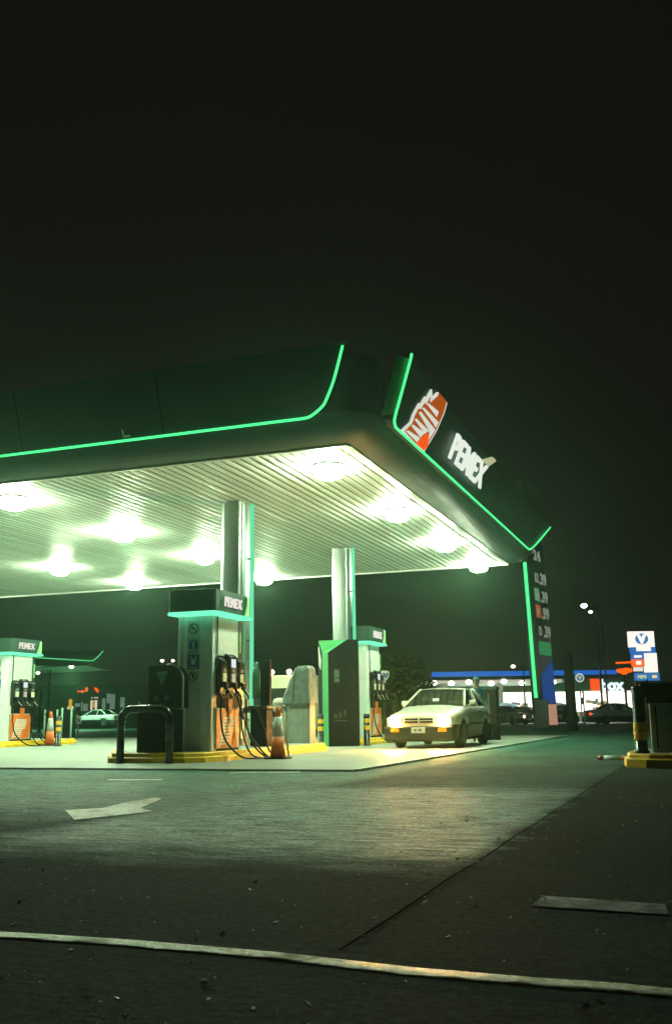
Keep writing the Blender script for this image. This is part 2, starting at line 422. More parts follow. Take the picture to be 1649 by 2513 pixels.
for i in range(11):
    x_ = -6.9-1.55*i; b = MB(); b.prism([fpt(x_, -.045, .09), fpt(x_+.035, -.045, .09), fpt(x_+.035, .045, .09), fpt(x_, .045, .09)], fpt(0, 0, .112)-fpt(0, 0, .09)); obj('tube_clip', b, M_fgreen, canopy)
for i in range(8):
    y_ = 17.4+1.6*i; b = MB(); b.prism([rpt(y_, -.045, .16), rpt(y_+.035, -.045, .16), rpt(y_+.035, .045, .16), rpt(y_, .045, .16)], rpt(0, 0, .185)-rpt(0, 0, .16)); obj('tube_clip', b, M_fgreen, canopy)
# green return on the near end of the side panel, washed by its neon
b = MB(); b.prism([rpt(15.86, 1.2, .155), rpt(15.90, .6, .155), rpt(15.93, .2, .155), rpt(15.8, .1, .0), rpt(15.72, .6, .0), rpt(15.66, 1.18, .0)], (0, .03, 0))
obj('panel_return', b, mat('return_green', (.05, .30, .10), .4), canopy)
# the orange and white emblem and the raised letters on the side panel
emblem = [(16.49, .03), (16.82, .29), (16.83, .45), (16.96, .71), (17.03, .67), (17.165, .905), (17.247, .878), (17.377, 1.12), (17.50, 1.02), (17.487, .953), (17.777, 1.19), (18.489, 1.19), (18.503, .964), (18.376, .555), (18.01, .0)]
def inset(poly, d):
    c = Vector((sum(p[0] for p in poly)/len(poly), sum(p[1] for p in poly)/len(poly)))
    return [(c.x+(p[0]-c.x)*d, c.y+(p[1]-c.y)*d) for p in poly]
b = MB(); b.prism([rpt(y_, s_, .162) for y_, s_ in emblem], rpt(0, 0, .04)-rpt(0, 0, 0))
b.mi = 1
inner = [(16.62, .06), (16.88, .30), (16.89, .45), (16.97, .62), (17.08, .62), (17.2, .80), (17.29, .77), (17.40, .98), (17.47, .87), (17.79, 1.12), (17.80, 1.19), (18.40, 1.19), (18.42, .97), (18.30, .56), (17.96, .04), (17.40, .03)]
b.prism([rpt(y_, s_, .203) for y_, s_ in inner], rpt(0, 0, .008)-rpt(0, 0, 0))
b.mi = 0
for poly in ([(16.654, .077), (16.754, .12), (17.497, .177), (17.406, .067)], [(16.828, .238), (16.911, .277), (17.68, .328), (17.505, .194)], [(16.903, .38), (16.987, .419), (17.869, .428), (17.692, .316)],
             [(17.006, .545), (17.11, .592), (18.218, .543), (18.035, .301), (17.995, .211), (17.995, .338), (17.89, .434)], [(17.107, .667), (17.199, .703), (18.278, .72), (18.199, .585), (18.025, .615)], [(17.269, .808), (17.389, .845), (18.09, .888), (18.076, .772)]):
    b.prism([rpt(y_, s_, .212) for y_, s_ in poly], rpt(0, 0, .008)-rpt(0, 0, 0))
b.mi = 2
b.prism([rpt(y_, s_, .212) for y_, s_ in [(17.36, .03), (17.5, .12), (17.565, .19), (17.7, .29), (17.817, .351), (17.93, .37), (17.97, .34), (18.029, .205), (18.12, .22), (17.96, .04)]], rpt(0, 0, .008)-rpt(0, 0, 0))
M_emw = emit('backlit_white', (.86, .90, .80), .75); M_emo = emit('backlit_orange', (.50, .085, .004), .75); M_emr = emit('backlit_red', (1.0, .09, .004), .95)
obj('emblem', b, [M_emw, M_emo, M_emr], canopy)
b = MB(); b.text('PEMEX', .80, .05, rpt(19.44, .30, .25), (0, 1, 0), (.4, 0, 1.13), bold=.012, shear=.12, sx=1.24, spacing=1.08)
obj('letters', b, emit('backlit_letters', (.88, .95, .84), .9), canopy)
b = MB(); b.prism([rpt(y_, s_, .17) for y_, s_ in [(22.25, .92), (23.05, 1.19), (23.42, 1.19), (22.9, .92)]], rpt(0, 0, .05)-rpt(0, 0, 0))
obj('accent_wedge', b, emit('backlit_accent', (.72, .72, .42), .6), canopy)
# small fittings on the fascia
b = MB()
b.tube([fpt(-9.6, .08, .1), fpt(-9.6, .08, .3), fpt(-9.6, .2, .33)], .02, 6); obj('bracket', b, M_alu, canopy)
b = MB(); b.tube([(-5.05, 31.2, 5.78), (-5.05, 18.0, 5.80)], .03, 6); obj('conduit', b, M_blue, canopy)

# recessed dome lamps
lamps = [(-13.63, 16.95, 'big glaring ceiling lamp at the left edge of the picture'), (-13.6, 21.21, 'round ceiling lamp left of the near column, second row'), (-18.6, 25.5, 'leftmost ceiling lamp deep under the canopy'),
         (-18.4, 29.5, 'ceiling lamp by the far trim, left of the near pump header'), (-13.48, 25.4, 'ceiling lamp just left of the top of the near column'), (-13.8, 30.3, 'ceiling lamp by the far trim right of the near column'),
         (-6.40, 17.06, 'nearest and largest lamp in the row along the right canopy edge'), (-6.40, 21.56, 'second lamp from the near corner along the right canopy edge'), (-6.42, 26.2, 'third lamp from the near corner along the right canopy edge'), (-6.42, 30.5, 'farthest lamp at the far right tip of the canopy')]
def canopy_lamp(x, y, lab):
    t = thing('canopy_lamp', (x, y, H-.03), lab, 'ceiling lamp', 'lamps in the canopy ceiling')
    b = MB(); b.lathe([(.30, .02), (.33, -.0), (.33, -.02), (.29, -.03), (.27, -.02)], (x, y, H-.03), seg=24); obj('lamp_ring', b, M_alu, t)
    b = MB(); b.lathe([(.28, -.01), (.285, -.14)], (x, y, H-.03), seg=24); b.mi = 1; b.lathe([(.285, -.141), (.25, -.20), (.16, -.245), (.0, -.26)], (x, y, H-.03), seg=24); obj('lens', b, [M_lamp, M_lampb], t)
    ld = bpy.data.lights.new('canopy_light', 'AREA'); ld.shape = 'DISK'; ld.size = .42; ld.energy = 60; ld.color = LAMP
    lo = bpy.data.objects.new('canopy_light', ld); COL.objects.link(lo); lo.location = (0, 0, -.285); lo.parent = t
for l in lamps: canopy_lamp(*l)
# unseen lamps, assumed to carry the grid past the left frame edge
for x, y, lab in ((-20.8, 17, 'ceiling lamp just beyond the left edge of the picture, front row'), (-20.8, 21.2, 'ceiling lamp beyond the left edge of the picture, second row'), (-27, 21.2, 'ceiling lamp far out to the left, second row'), (-27, 29, 'ceiling lamp far out to the left by the rear trim')):
    canopy_lamp(x, y, lab)

# ------------------------------------------------------------------ columns with a neon tube at their side
def rrect(cx, cy, hx, hy, r, n=6):
    pts = []
    for qx, qy, a0 in ((1, 1, 0), (-1, 1, PI/2), (-1, -1, PI), (1, -1, 1.5*PI)):
        for k in range(n+1):
            a = a0+PI/2*k/n; pts.append((cx+qx*(hx-r)+r*math.cos(a), cy+qy*(hy-r)+r*math.sin(a)))
    return pts
def column(x, y, tx, ty, lab):
    t = thing('canopy_column', (x, y, 0), lab, 'column', 'columns carrying the canopy')
    p = rrect(x, y, .27, .27, .13)
    b = MB(); b.grid([[(a, c, z) for a, c in p] for z in (.18, 1.9, 1.91, 3.7, 3.71, H-.03)], closed=True); obj('cladding', b, M_steel, t)
    b = MB(); q = rrect(x, y, .33, .33, .14); b.grid([[(a, c, z) for a, c in q] for z in (.18, .34)], closed=True); b.face([(a, c, .34) for a, c in q]); obj('plinth', b, M_grey, t)
    b = MB(); b.tube([(tx, ty, .26), (tx, ty, H-.05)], .045, 12); obj('neon_tube', b, M_neonside, t)
    b = MB()
    for z in (.7, 2.4, 4.2): b.box(min(x, tx), tx-.01, ty-.03, ty+.0, z, z+.04)
    obj('tube_clip', b, M_grey, t)
column(-9.54, 19.42, -9.17, 19.5, 'steel clad column with green neon tube rising behind the near pump')
column(-9.42, 26.1, -9.03, 25.9, 'steel clad column with green neon tube rising above the black kiosk')

# ------------------------------------------------------------------ pump islands
M_itop = mat('island_concrete', (.30, .31, .28), .6, var=.2, scale=3, bump=.2)
def island(poly, lab, k=.2):
    xs = [p[0] for p in poly]; ys = [p[1] for p in poly]; c = ((min(xs)+max(xs))/2, (min(ys)+max(ys))/2)
    t = thing('pump_island', (c[0], c[1], 0), lab, 'pump island', 'raised islands the pumps stand on')
    def ins(d): return [(p[0]+(d if p[0] < c[0] else -d), p[1]+(d if p[1] < c[1] else -d)) for p in poly]
    b = MB(); b.grid([[(x, y, z) for x, y in ins(d)] for d, z in ((0, .0), (.005, .11), (.03, .125), (.045, .13), (.05, k-.02), (.07, k-.004), (.14, k-.003))], closed=True, smooth=False)
    obj('kerb', b, M_yel, t)
    b = MB(); b.prism([(x, y, k-.06) for x, y in ins(.13)], (0, 0, .058)); obj('top_slab', b, M_itop, t)
    return t
island([(-9.75, 14.95), (-8.25, 14.95), (-8.02, 15.25), (-7.93, 15.9), (-7.93, 20.6), (-8.05, 21.15), (-10.9, 21.15), (-11.1, 20.6), (-11.1, 18.0), (-10.7, 16.4)], 'yellow kerbed island under the near pump with the pipe guards')
island([(-10.6, 24.6), (-8.9, 24.6), (-8.5, 25.1), (-8.4, 25.8), (-8.4, 30.5), (-10.9, 30.5), (-10.9, 25.4)], 'yellow kerbed island behind the black kiosk and white car')
island([(-20.9, 22.0), (-19.2, 22.0), (-18.85, 22.6), (-18.85, 26.9), (-19.4, 27.9), (-21.6, 27.9), (-21.8, 26.5), (-21.8, 23)], 'yellow kerbed island at the left edge under the far left pump')
island([(-1.14, 14.95), (-.86, 14.75), (.6, 14.7), (2.2, 14.7), (2.2, 17.4), (-.95, 17.4), (-1.2, 17.0), (-1.22, 15.6)], 'dull yellow kerbed island at the right edge with the grey cabinet', .19)

# ------------------------------------------------------------------ fuel dispenser (local: right front bottom corner region; +X is the customer side)
def dispenser():
    # local origin = centre of the base; half sizes .36 x .6; +X face carries the nozzles, -Y face the stickers
    t = thing('fuel_dispenser', (0, 0, 0), '', 'fuel pump', 'fuel pumps on the islands')
    P = lambda name, b, mt, par=None, **k: obj(name, b, mt, par or t, world=False, **k)
    hx, hy = .36, .60
    # white sheet-metal column on the -Y side: three vertical flutes
    b = MB(); prof = [(-hx, -.48), (-hx, -.58), (-.30, -.60), (-.22, -.60), (-.20, -.57), (.10, -.57), (.12, -.60), (.30, -.60), (hx-.03, -.58), (hx-.03, -.44)]
    b.grid([[(x, y, z) for x, y in prof] for z in (0, 2.36)], smooth=False)
    b.box(-hx, hx-.03, -.46, -.40, 0, 2.36); P('front_panel', b, mat('pump_white', (.86, .90, .86), .38, var=.10, scale=2.5, dirt=.18))
    b = MB(); b.box(-hx+.03, hx-.05, -.40, .55, 0, 1.66, .01); P('cabinet', b, M_black)
    b = MB(); b.box(-hx+.02, hx-.015, -.41, .42, 1.66, 2.36, .01); P('upper_panel', b, M_white)
    b = MB(); b.box(-hx+.04, hx-.06, .43, .58, .0, 2.36, .01); P('rear_post', b, M_dgreen)
    b = MB(); b.box(hx-.015, hx+.0, -.44, -.42, 1.5, 2.36); P('cable_conduit', b, M_black)
    b = MB(); b.box(hx-.05, hx-.02, .50, .56, 1.75, 2.15, .01); P('side_lamp', b, M_fin)
    b = MB(); b.box(-hx-.05, -hx+.02, -.46, -.38, 1.75, 2.15, .01); P('side_lamp', b, M_fin)
    # header box with curved glowing lip
    b = MB(); hp = [(-.46, -.72), (.40, -.72), (.44, -.68), (.44, .60), (-.46, .60)]
    b.prism([(x, y, 2.44) for x, y in hp], (0, 0, .38)); P('header', b, M_dgreen)
    b = MB(); b.box(-.475, -.46, -.735, -.715, 2.43, 2.82); P('header_edge', b, M_alu)
    lip = [(-.48, -.76), (.30, -.77), (.42, -.75), (.48, -.68), (.49, -.4), (.48, .72), (-.48, .72)]
    b = MB(); b.prism([(x, y, 2.375) for x, y in lip], (0, 0, .055)); P('header_lip', b, emit('lip_glow', (.11, .62, .33), 2.0))
    b = MB(); b.prism([(.442, .46, 2.44), (.442, .66, 2.44), (.442, .66, 2.80), (.442, .585, 2.80), (.442, .55, 2.62)], (.02, 0, 0)); P('header_fin', b, M_fin)
    b = MB(); b.text('PEMEX', .25, .03, (.452, -.36, 2.545), (0, 1, 0), (0, 0, 1), bold=.003, shear=.05, sx=.88, spacing=1.08); P('letters', b, emit('header_letters', (1.0, .93, .82), .85))
    # three nozzle bays
    for i, y in enumerate((-.34, .02, .36)):
        mid = i == 1; w = .15 if mid else .12; zt = 1.70 if mid else 1.62
        b = MB(); pr = [(hx-.02, zt), (hx+.03, zt), (hx+.09, zt-.05), (hx+.10, 1.2), (hx+.05, .98), (hx-.02, .96)]
        b.prism([(x, y-w, z) for x, z in pr], (0, 2*w, 0)); h = P('nozzle_bay', b, M_blackm)
        if mid:
            b = MB(); b.box(hx+.088, hx+.100, y-.085, y+.085, 1.46, 1.61, .004); obj('display', b, M_scr, h, world=False)
        b = MB(); b.box(hx+.094, hx+.102, y-.06, y+.06, 1.375, 1.435, .003); obj('keypad', b, M_grey, h, world=False)
        b = MB(); b.box(hx+.095, hx+.104, y-.07, y+.07, 1.20, 1.35, .004); obj('price_plate', b, M_scr2 if mid else mat('price_plate_cream', (.75, .68, .5), .5), h, world=False)
        # nozzle: grip, body, spout
        b = MB(); b.tube([(hx+.13, y-.05, 1.12), (hx+.16, y+.01, 1.04), (hx+.17, y+.10, .98), (hx+.15, y+.17, .97), (hx+.13, y+.22, .90)], [.026, .028, .022, .016, .014], 8)
        b.box(hx+.10, hx+.16, y-.06, y+.05, 1.08, 1.19, .012); nz = P('nozzle', b, M_black)
        b = MB(); b.tube([(hx+.18, y-.03, 1.07), (hx+.205, y+.04, .99), (hx+.20, y+.13, .955)], .007, 6); obj('lever', b, M_alu, nz, world=False)
    b = MB(); b.box(hx-.01, hx+.03, -.05, .12, .66, .90, .01); P('instruction_plate', b, M_orange)
    # hoses hang in long loops to the ground
    for pth in ([(hx+.06, -.40, .98), (hx+.10, -.47, .55), (hx+.16, -.40, .18), (hx+.30, -.08, -.10), (hx+.40, .35, -.152), (hx+.46, .9, -.15), (hx+.44, 1.25, -.152)],
                [(hx+.15, .06, .95), (hx+.14, .30, .62), (hx+.15, .62, .25), (hx+.28, .90, -.06), (hx+.36, .95, -.15), (hx+.36, .62, -.152), (hx+.28, .36, -.06), (hx+.16, .28, .30), (hx+.10, .34, .90)],
                [(hx+.12, .50, .90), (hx+.13, .52, .45), (hx+.20, .62, .10), (hx+.34, .85, -.13), (hx+.42, 1.08, -.14), (hx+.28, 1.16, -.02), (hx+.20, 1.12, .35), (hx+.14, .90, .75)]):
        b = MB(); b.tube(smoothpath(pth, 7), .017, 8); P('hose', b, M_rubber)
    # lower panel with the orange and white emblem
    b = MB(); b.box(hx-.05, hx+.0, -.46, .44, .04, .74, .006); lp = P('lower_panel', b, mat('cream_panel', (.62, .56, .40), .4, var=.1))
    b = MB(); o = lambda a, c: (hx+.003, a, c)
    b.mi = 0; b.prism([o(-.44, .06), o(-.40, .06), o(.36, .06), o(.44, .30), o(.42, .72), o(-.44, .72), o(-.46, .4)], (.004, 0, 0))
    b.mi = 1
    for k in range(9):
        z = .10+k*.056; yl = -.33+.018*k; yr = .02+.02*k+(.10 if k > 3 else 0)
        b.prism([(hx+.008, yl, z), (hx+.008, yr, z+.004), (hx+.008, yr-.02, z+.032), (hx+.008, yl+.03, z+.036)], (.004, 0, 0))
    b.prism([(hx+.008, -.36, .06), (hx+.008, -.33, .06), (hx+.008, -.16, .64), (hx+.008, -.20, .6)], (.004, 0, 0))
    obj('emblem', b, [M_orange, M_white], lp, world=False)
    # four stickers on the -Y face
    def ring(b, cz, r, w, cx=-.05):
        a = [(cx+r*math.cos(2*PI*k/24), -.576, cz+r*math.sin(2*PI*k/24)) for k in range(24)]; c = [(cx+(r-w)*math.cos(2*PI*k/24), -.576, cz+(r-w)*math.sin(2*PI*k/24)) for k in range(24)]
        b.grid([a, c], closed=True, smooth=False)
    def card(z0, z1, mt): 
        b = MB(); b.box(-.17, .07, -.5735, -.569, z0, z1); return P('sticker', b, mt)
    M_card = mat('sticker_pale', (.52, .62, .46), .45)
    s = card(1.99, 2.28, M_card); b = MB(); ring(b, 2.14, .095, .016); b.prism([(-.118, -.576, 2.196), (-.106, -.576, 2.208), (.018, -.576, 2.084), (.006, -.576, 2.072)], (0, -.001, 0)); b.box(-.11, -.05, -.577, -.575, 2.13, 2.142); obj('no_smoking_mark', b, M_black, s, world=False)
    s = card(1.70, 1.98, M_card); b = MB(); b.lathe([(.095, -.578), (.095, -.575)], (-.05, 0, 1.85), 'Y', 24, False); obj('blue_disc', b, M_blue, s, world=False)
    b = MB(); b.box(-.062, -.038, -.582, -.579, 1.765, 1.93); obj('disc_bar', b, M_white, s, world=False)
    b = MB()
    for k in range(7): b.box(-.15+k*.028, -.132+k*.028, -.5765, -.575, 1.712, 1.735)
    obj('sticker_text', b, M_black, s, world=False)
    s = card(1.42, 1.69, M_blue); b = MB(); b.box(-.09, -.01, -.577, -.575, 1.50, 1.60, .0); b.box(-.10, -.09, -.577, -.575, 1.58, 1.66); b.box(-.01, 0, -.577, -.575, 1.58, 1.66); b.box(-.14, .04, -.577, -.575, 1.445, 1.46); obj('pictogram', b, M_white, s, world=False)
    s = card(1.14, 1.41, M_card); b = MB(); ring(b, 1.30, .08, .014); b.prism([(-.1, -.576, 1.345), (-.09, -.576, 1.355), (0, -.576, 1.255), (-.01, -.576, 1.245)], (0, -.001, 0)); b.prism([(-.06, -.576, 1.26), (-.04, -.576, 1.26), (-.035, -.576, 1.34), (-.065, -.576, 1.34)], (0, -.001, 0)); obj('no_entry_mark', b, M_black, s, world=False)
    return t
pump = dispenser()
pump.location = (-8.44, 16.2, .198); pump['label'] = 'nearest fuel pump with warning stickers down its pale side and hoses trailing to the ground'
p2 = copy_tree(pump); p2.location = (-9.10, 26.75, .198); p2.scale = (1.06, 1.06, 1.08); p2['label'] = 'fuel pump to the right of the black kiosk, close behind the neon tube'
p3 = copy_tree(pump); p3.location = (-19.4, 24.5, .198); p3.scale = (1.05, 1.05, 1.05); p3['label'] = 'fuel pump cut by the left edge of the picture'

# ------------------------------------------------------------------ pipe guards and cabinets on the near island
def pipe_guard(x0, x1, y, lab, h=1.0, r=.066):
    b = MB(); rc = .2
    pts = [(x0, y, 0), (x0, y, h-rc-r)] + [tuple(p) for p in arc((x0+rc, y, h-rc-r), rc, PI, PI/2, 7, (1, 0, 0), (0, 0, 1))] + [tuple(p) for p in arc((x1-rc, y, h-rc-r), rc, PI/2, 0, 7, (1, 0, 0), (0, 0, 1))] + [(x1, y, 0)]
    b.tube(pts, r, 16)
    return tag(obj('pipe_guard', b, M_blackm), lab, 'pipe guard', 'bent pipe guards round the near island')
pipe_guard(-9.45, -8.50, 14.86, 'black bent pipe guard standing in front of the near pump')
pipe_guard(-9.35, -8.47, 19.25, 'black bent pipe guard behind the traffic cone at the back of the island')
# black service cabinet between guard and pump
t = thing('service_cabinet', (-9.0, 15.3, .198), 'black ribbed cabinet with air gauge head inside the near pipe guard', 'cabinet')
b = MB(); b.box(-9.30, -8.62, 15.12, 15.55, .198, .93, .02)
for k in range(9): b.box(-9.14, -9.02, 15.10, 15.12, .27+k*.07, .31+k*.07, .004)
obj('body', b, M_black, t)
b = MB(); pr = [(-9.16, .94), (-8.52, .94), (-8.52, 1.42)] + [(p.x, p.z) for p in arc((-8.78, 0, 1.42), .26, 0, PI/2, 8, (1, 0, 0), (0, 0, 1))] + [(-9.16, 1.68)]
b.prism([(x_, 15.25, z_) for x_, z_ in pr], (0, .28, 0)); obj('head', b, M_black, t)
b = MB(); b.tube([(-8.505, 15.3, .95), (-8.505, 15.3, 1.42)] + [tuple(p) for p in arc((-8.78, 15.3, 1.42), .275, 0, PI/2*1.1, 8, (1, 0, 0), (0, 0, 1))], .02, 6); obj('rim', b, M_alu, t)
b = MB(); b.prism([(-8.98, 15.243, 1.50), (-8.80, 15.243, 1.50), (-8.78, 15.243, 1.58), (-9.0, 15.243, 1.58)], (0, .004, 0)); b.prism([(-8.93, 15.243, 1.36), (-8.86, 15.243, 1.36), (-8.82, 15.243, 1.49), (-8.96, 15.243, 1.49)], (0, .004, 0)); obj('display', b, mat('dim_screen', (.22, .34, .27), .3), t)
for x_ in (-9.0, -8.78):
    b = MB(); b.lathe([(.05, 0), (.05, -.02), (.03, -.025)], (x_, 15.25, 1.12), 'Y', 16); obj('gauge', b, mat('gauge_face', (.10, .17, .14), .3), t)
b = MB(); b.lathe([(.06, 0), (.08, .12), (.082, .13)], (-9.22, 15.18, .94), seg=16); obj('cup', b, mat('grey_cup', (.18, .26, .22), .5), t)
# rear black bin and fire extinguisher post
t = thing('waste_bin', (-8.45, 20.3, .198), 'black square bin standing behind the neon tube on the island', 'bin')
t.location = (-8.46, 18.55, .198)
b = MB(); b.box(-8.64, -8.28, 18.3, 18.62, .198, .94, .03); obj('body', b, M_black, t)
b = MB(); b.box(-8.67, -8.25, 18.27, 18.65, .94, 1.0, .02); obj('lid', b, M_blackm, t)
t = thing('service_post', (-8.62, 19.0, .198), 'tall black post with pale strip light next to the neon tube', 'post')
b = MB(); b.box(-8.72, -8.50, 18.95, 19.08, .198, 1.95, .02); obj('post', b, M_black, t)
b = MB(); b.lathe([(.08, 1.15), (.08, 1.72), (.05, 1.79), (.035, 1.83), (.045, 1.9), (.0, 1.93)], (-8.78, 18.9, 0), seg=16); obj('cylinder', b, mat('cylinder_green', (.03, .12, .06), .35), t)
b = MB(); b.box(-8.745, -8.70, 18.90, 18.92, 1.42, 1.72); obj('label_plate', b, mat('pale_plate', (.75, .68, .6), .5), t)
# covered dispenser, grey tarp over a metal pedestal
t = thing('covered_pump', (-8.6, 20.5, .198), 'machine under a grey tarpaulin hood on a pale metal pedestal', 'covered pump')
b = MB(); b.box(-8.84, -8.30, 20.72, 21.05, .198, 1.12, .015); b.box(-8.79, -8.47, 20.708, 20.72, .26, .98, .004); b.box(-8.44, -8.34, 20.708, 20.72, .26, .98, .004); obj('pedestal', b, mat('pale_metal', (.40, .44, .40), .35, .3, var=.15), t)
rows = []; random.seed(3)
for j in range(15):
    f = j/14; z = 1.07+f*.83
    pass
    xc0, xc1 = -8.93+.33*f**1.3, -8.27-.03*f
    y0, y1 = 20.60+.05*f, 21.12-.08*f
    if f > .94: xc0 += (f-.94)*.8; xc1 -= (f-.94)*.6; y0 += (f-.94)*.8; y1 -= (f-.94)*.8
    ring_ = []
    base = [(xc0, y0), (xc1, y0), (xc1, y1), (xc0, y1)]
    for e in range(4):
        a, c = base[e], base[(e+1) % 4]
        for k in range(10):
            u = k/10; px_, py_ = a[0]+(c[0]-a[0])*u, a[1]+(c[1]-a[1])*u
            wv = .010*math.sin(u*9+z*11+e)+.012*math.sin(u*21-z*19+2*e)+random.uniform(-.004, .004)
            ring_.append((px_, py_-wv if e == 0 else py_+wv if e == 2 else py_, z+.004*math.sin(u*19)) if e % 2 == 0 else (px_+(wv if e == 1 else -wv), py_, z+.004*math.sin(u*19)))
    rows.append(ring_)
b = MB(); b.grid(rows, closed=True); b.face([Vector(p) for p in rows[-1]])
M_tarp = mat('tarpaulin', (.20, .235, .22), .34, var=.25, scale=7, bump=.7, bscale=9, dirt=.1)
obj('hood', b, M_tarp, t)
b = MB(); b.tube([(-8.66, 20.60, 1.08), (-8.645, 20.60, 1.4), (-8.63, 20.62, 1.75), (-8.60, 20.66, 1.84)], .008, 6); obj('seam', b, M_black, t)
# white drum beside it
t = thing('drum', (-9.10, 20.62, .198), 'pale drum with rounded lid left of the tarpaulin covered machine', 'drum')
b = MB(); b.lathe([(.16, .198), (.17, .22), (.17, .55), (.175, .57), (.17, .59), (.17, 1.02), (.165, 1.05)], (-9.1, 20.9, 0), seg=24); obj('body', b, mat('drum_pale', (.52, .58, .52), .4), t)
b = MB(); b.lathe([(.175, 1.05), (.178, 1.10), (.15, 1.17), (.08, 1.20), (0, 1.205)], (-9.1, 20.9, 0), seg=24); obj('lid', b, mat('drum_lid', (.72, .62, .54), .4), t)

# ------------------------------------------------------------------ black kiosk with its flared green corner
t = thing('kiosk_pillar', (-9.10, 23.72, .03), 'tall black kiosk with a green corner strip that flares at the top', 'kiosk', rz=R(36))
x0, x1, y0, y1, zt = 0.0, .92, 0.0, .62, 2.70
pl = lambda z, cx, cy: [(x0, y0+cy, z), (x0+cx, y0, z), (x1, y0, z), (x1, y1, z), (x0, y1, z)]
levels = [(0, .10, .20), (2.36, .10, .20), (zt, .62, .56)]
K = lambda nm, b, mt: obj(nm, b, mt, t, world=False)
b = MB(); b.grid([pl(*v) for v in levels], closed=True, smooth=False); b.face(pl(*levels[-1]))
K('body', b, mat('kiosk_black', (.006, .008, .008), .65, spec=.15))
b = MB(); d = Vector((-.004, -.004, 0))
b.grid([[Vector((x0, y0+cy, z))+d, Vector((x0+cx, y0, z))+d] for z, cx, cy in levels], smooth=False)
K('corner_strip', b, mat('kiosk_green', (.08, .40, .15), .4))
b = MB(); b.prism([(x0-.004, y0+.50, 2.55), (x0-.004, y0+.30, 2.16), (x0-.004, y0+.34, 1.92), (x0-.004, y0+.52, 2.05), (x0-.004, y0+.58, 2.5)], (-.003, 0, 0)); K('emblem', b, M_white)
b = MB()
for xx, zz, w_, h_ in ((.26, 1.60, .13, .10), (.26, 1.72, .13, .20)): b.box(xx, xx+w_, -.006, -.002, zz, zz+h_)
K('screen', b, mat('dim_screen2', (.08, .13, .10), .3))
b = MB()
for xx, zz, w_, h_ in ((.24, .70, .1, .10), (.38, .70, .06, .16), (.50, .74, .06, .16), (.24, .62, .34, .03)): b.box(xx, xx+w_, -.006, -.002, zz, zz+h_)
K('notice', b, mat('dim_notice', (.035, .06, .05), .4))

# ------------------------------------------------------------------ bollards and cones
def bollard(x, y, z, h, r, lab, bands=(.50, .72)):
    t = thing('bollard', (x, y, z), lab, 'bollard', 'black bollards with yellow bands')
    b = MB(); b.lathe([(r*1.25, 0), (r*1.25, .03), (r, .04), (r, h-.02), (r*.8, h), (0, h+.01)], (x, y, z), seg=16); obj('post', b, M_blackm, t)
    for z0 in (h*bands[0], h*bands[1]):
        b = MB(); b.lathe([(r*1.02, z0), (r*1.04, z0+.005), (r*1.04, z0+h*.125), (r*1.02, z0+h*.13)], (x, y, z), seg=16); obj('band', b, mat('band_yellow', (.85, .48, .03), .4), t)
    return t
bollard(-8.30, 18.95, .198, .75, .07, 'small yellow banded bollard half hidden right behind the near traffic cone')
bollard(-8.9, 22.9, .03, .80, .075, 'yellow banded bollard between the covered machine and black kiosk')
bollard(-8.25, 23.1+1.4, .03, .80, .08, 'yellow banded bollard at the right side of the black kiosk')
bollard(-17.75, 24.6, .03, .85, .08, 'yellow banded bollard beside the far left island')
bollard(-.93, 15.2, .19, .95, .09, 'tall black bollard on the dull yellow island at right', (.19, .33))
def cone(x, y, z, h, lab):
    t = thing('traffic_cone', (x, y, z), lab, 'traffic cone', 'traffic cones')
    b = MB(); b.box(x-.21*h, x+.21*h, y-.21*h, y+.21*h, z, z+.03, .008); obj('foot', b, M_black, t)
    rr = lambda f: .155*h*(1-f)+.045*h*f
    cols = [mat('cone_orange', (.70, .13, .015), .5, dirt=.3), mat('cone_white', (.55, .58, .52), .35)]
    for nm, f0, f1, mt in (('base_section', .03, .42, cols[0]), ('reflective_band', .42, .80, cols[1]), ('tip_section', .80, 1.0, cols[0])):
        b = MB(); b.lathe([(rr(f0), f0*h), (rr(f1), f1*h)], (x, y, z), seg=24); obj(nm, b, mt, t)
cone(-7.33, 16.72, .03, .93, 'orange cone with pale band at the end of the pump hoses')
cone(-18.55, 25.3, .03, 1.0, 'orange and white cone on the left by the yellow island')
# long pale stick leaning on the near cone
b = MB(); b.tube([(-7.04, 16.55, .03), (-7.17, 16.62, .93)], .016, 8); b.ball((-7.17, 16.62, .95), .035, 2); tag(obj('stick', b, mat('pale_wood', (.75, .52, .40), .5)), 'pale stick with a round knob leaning on the near cone', 'stick')

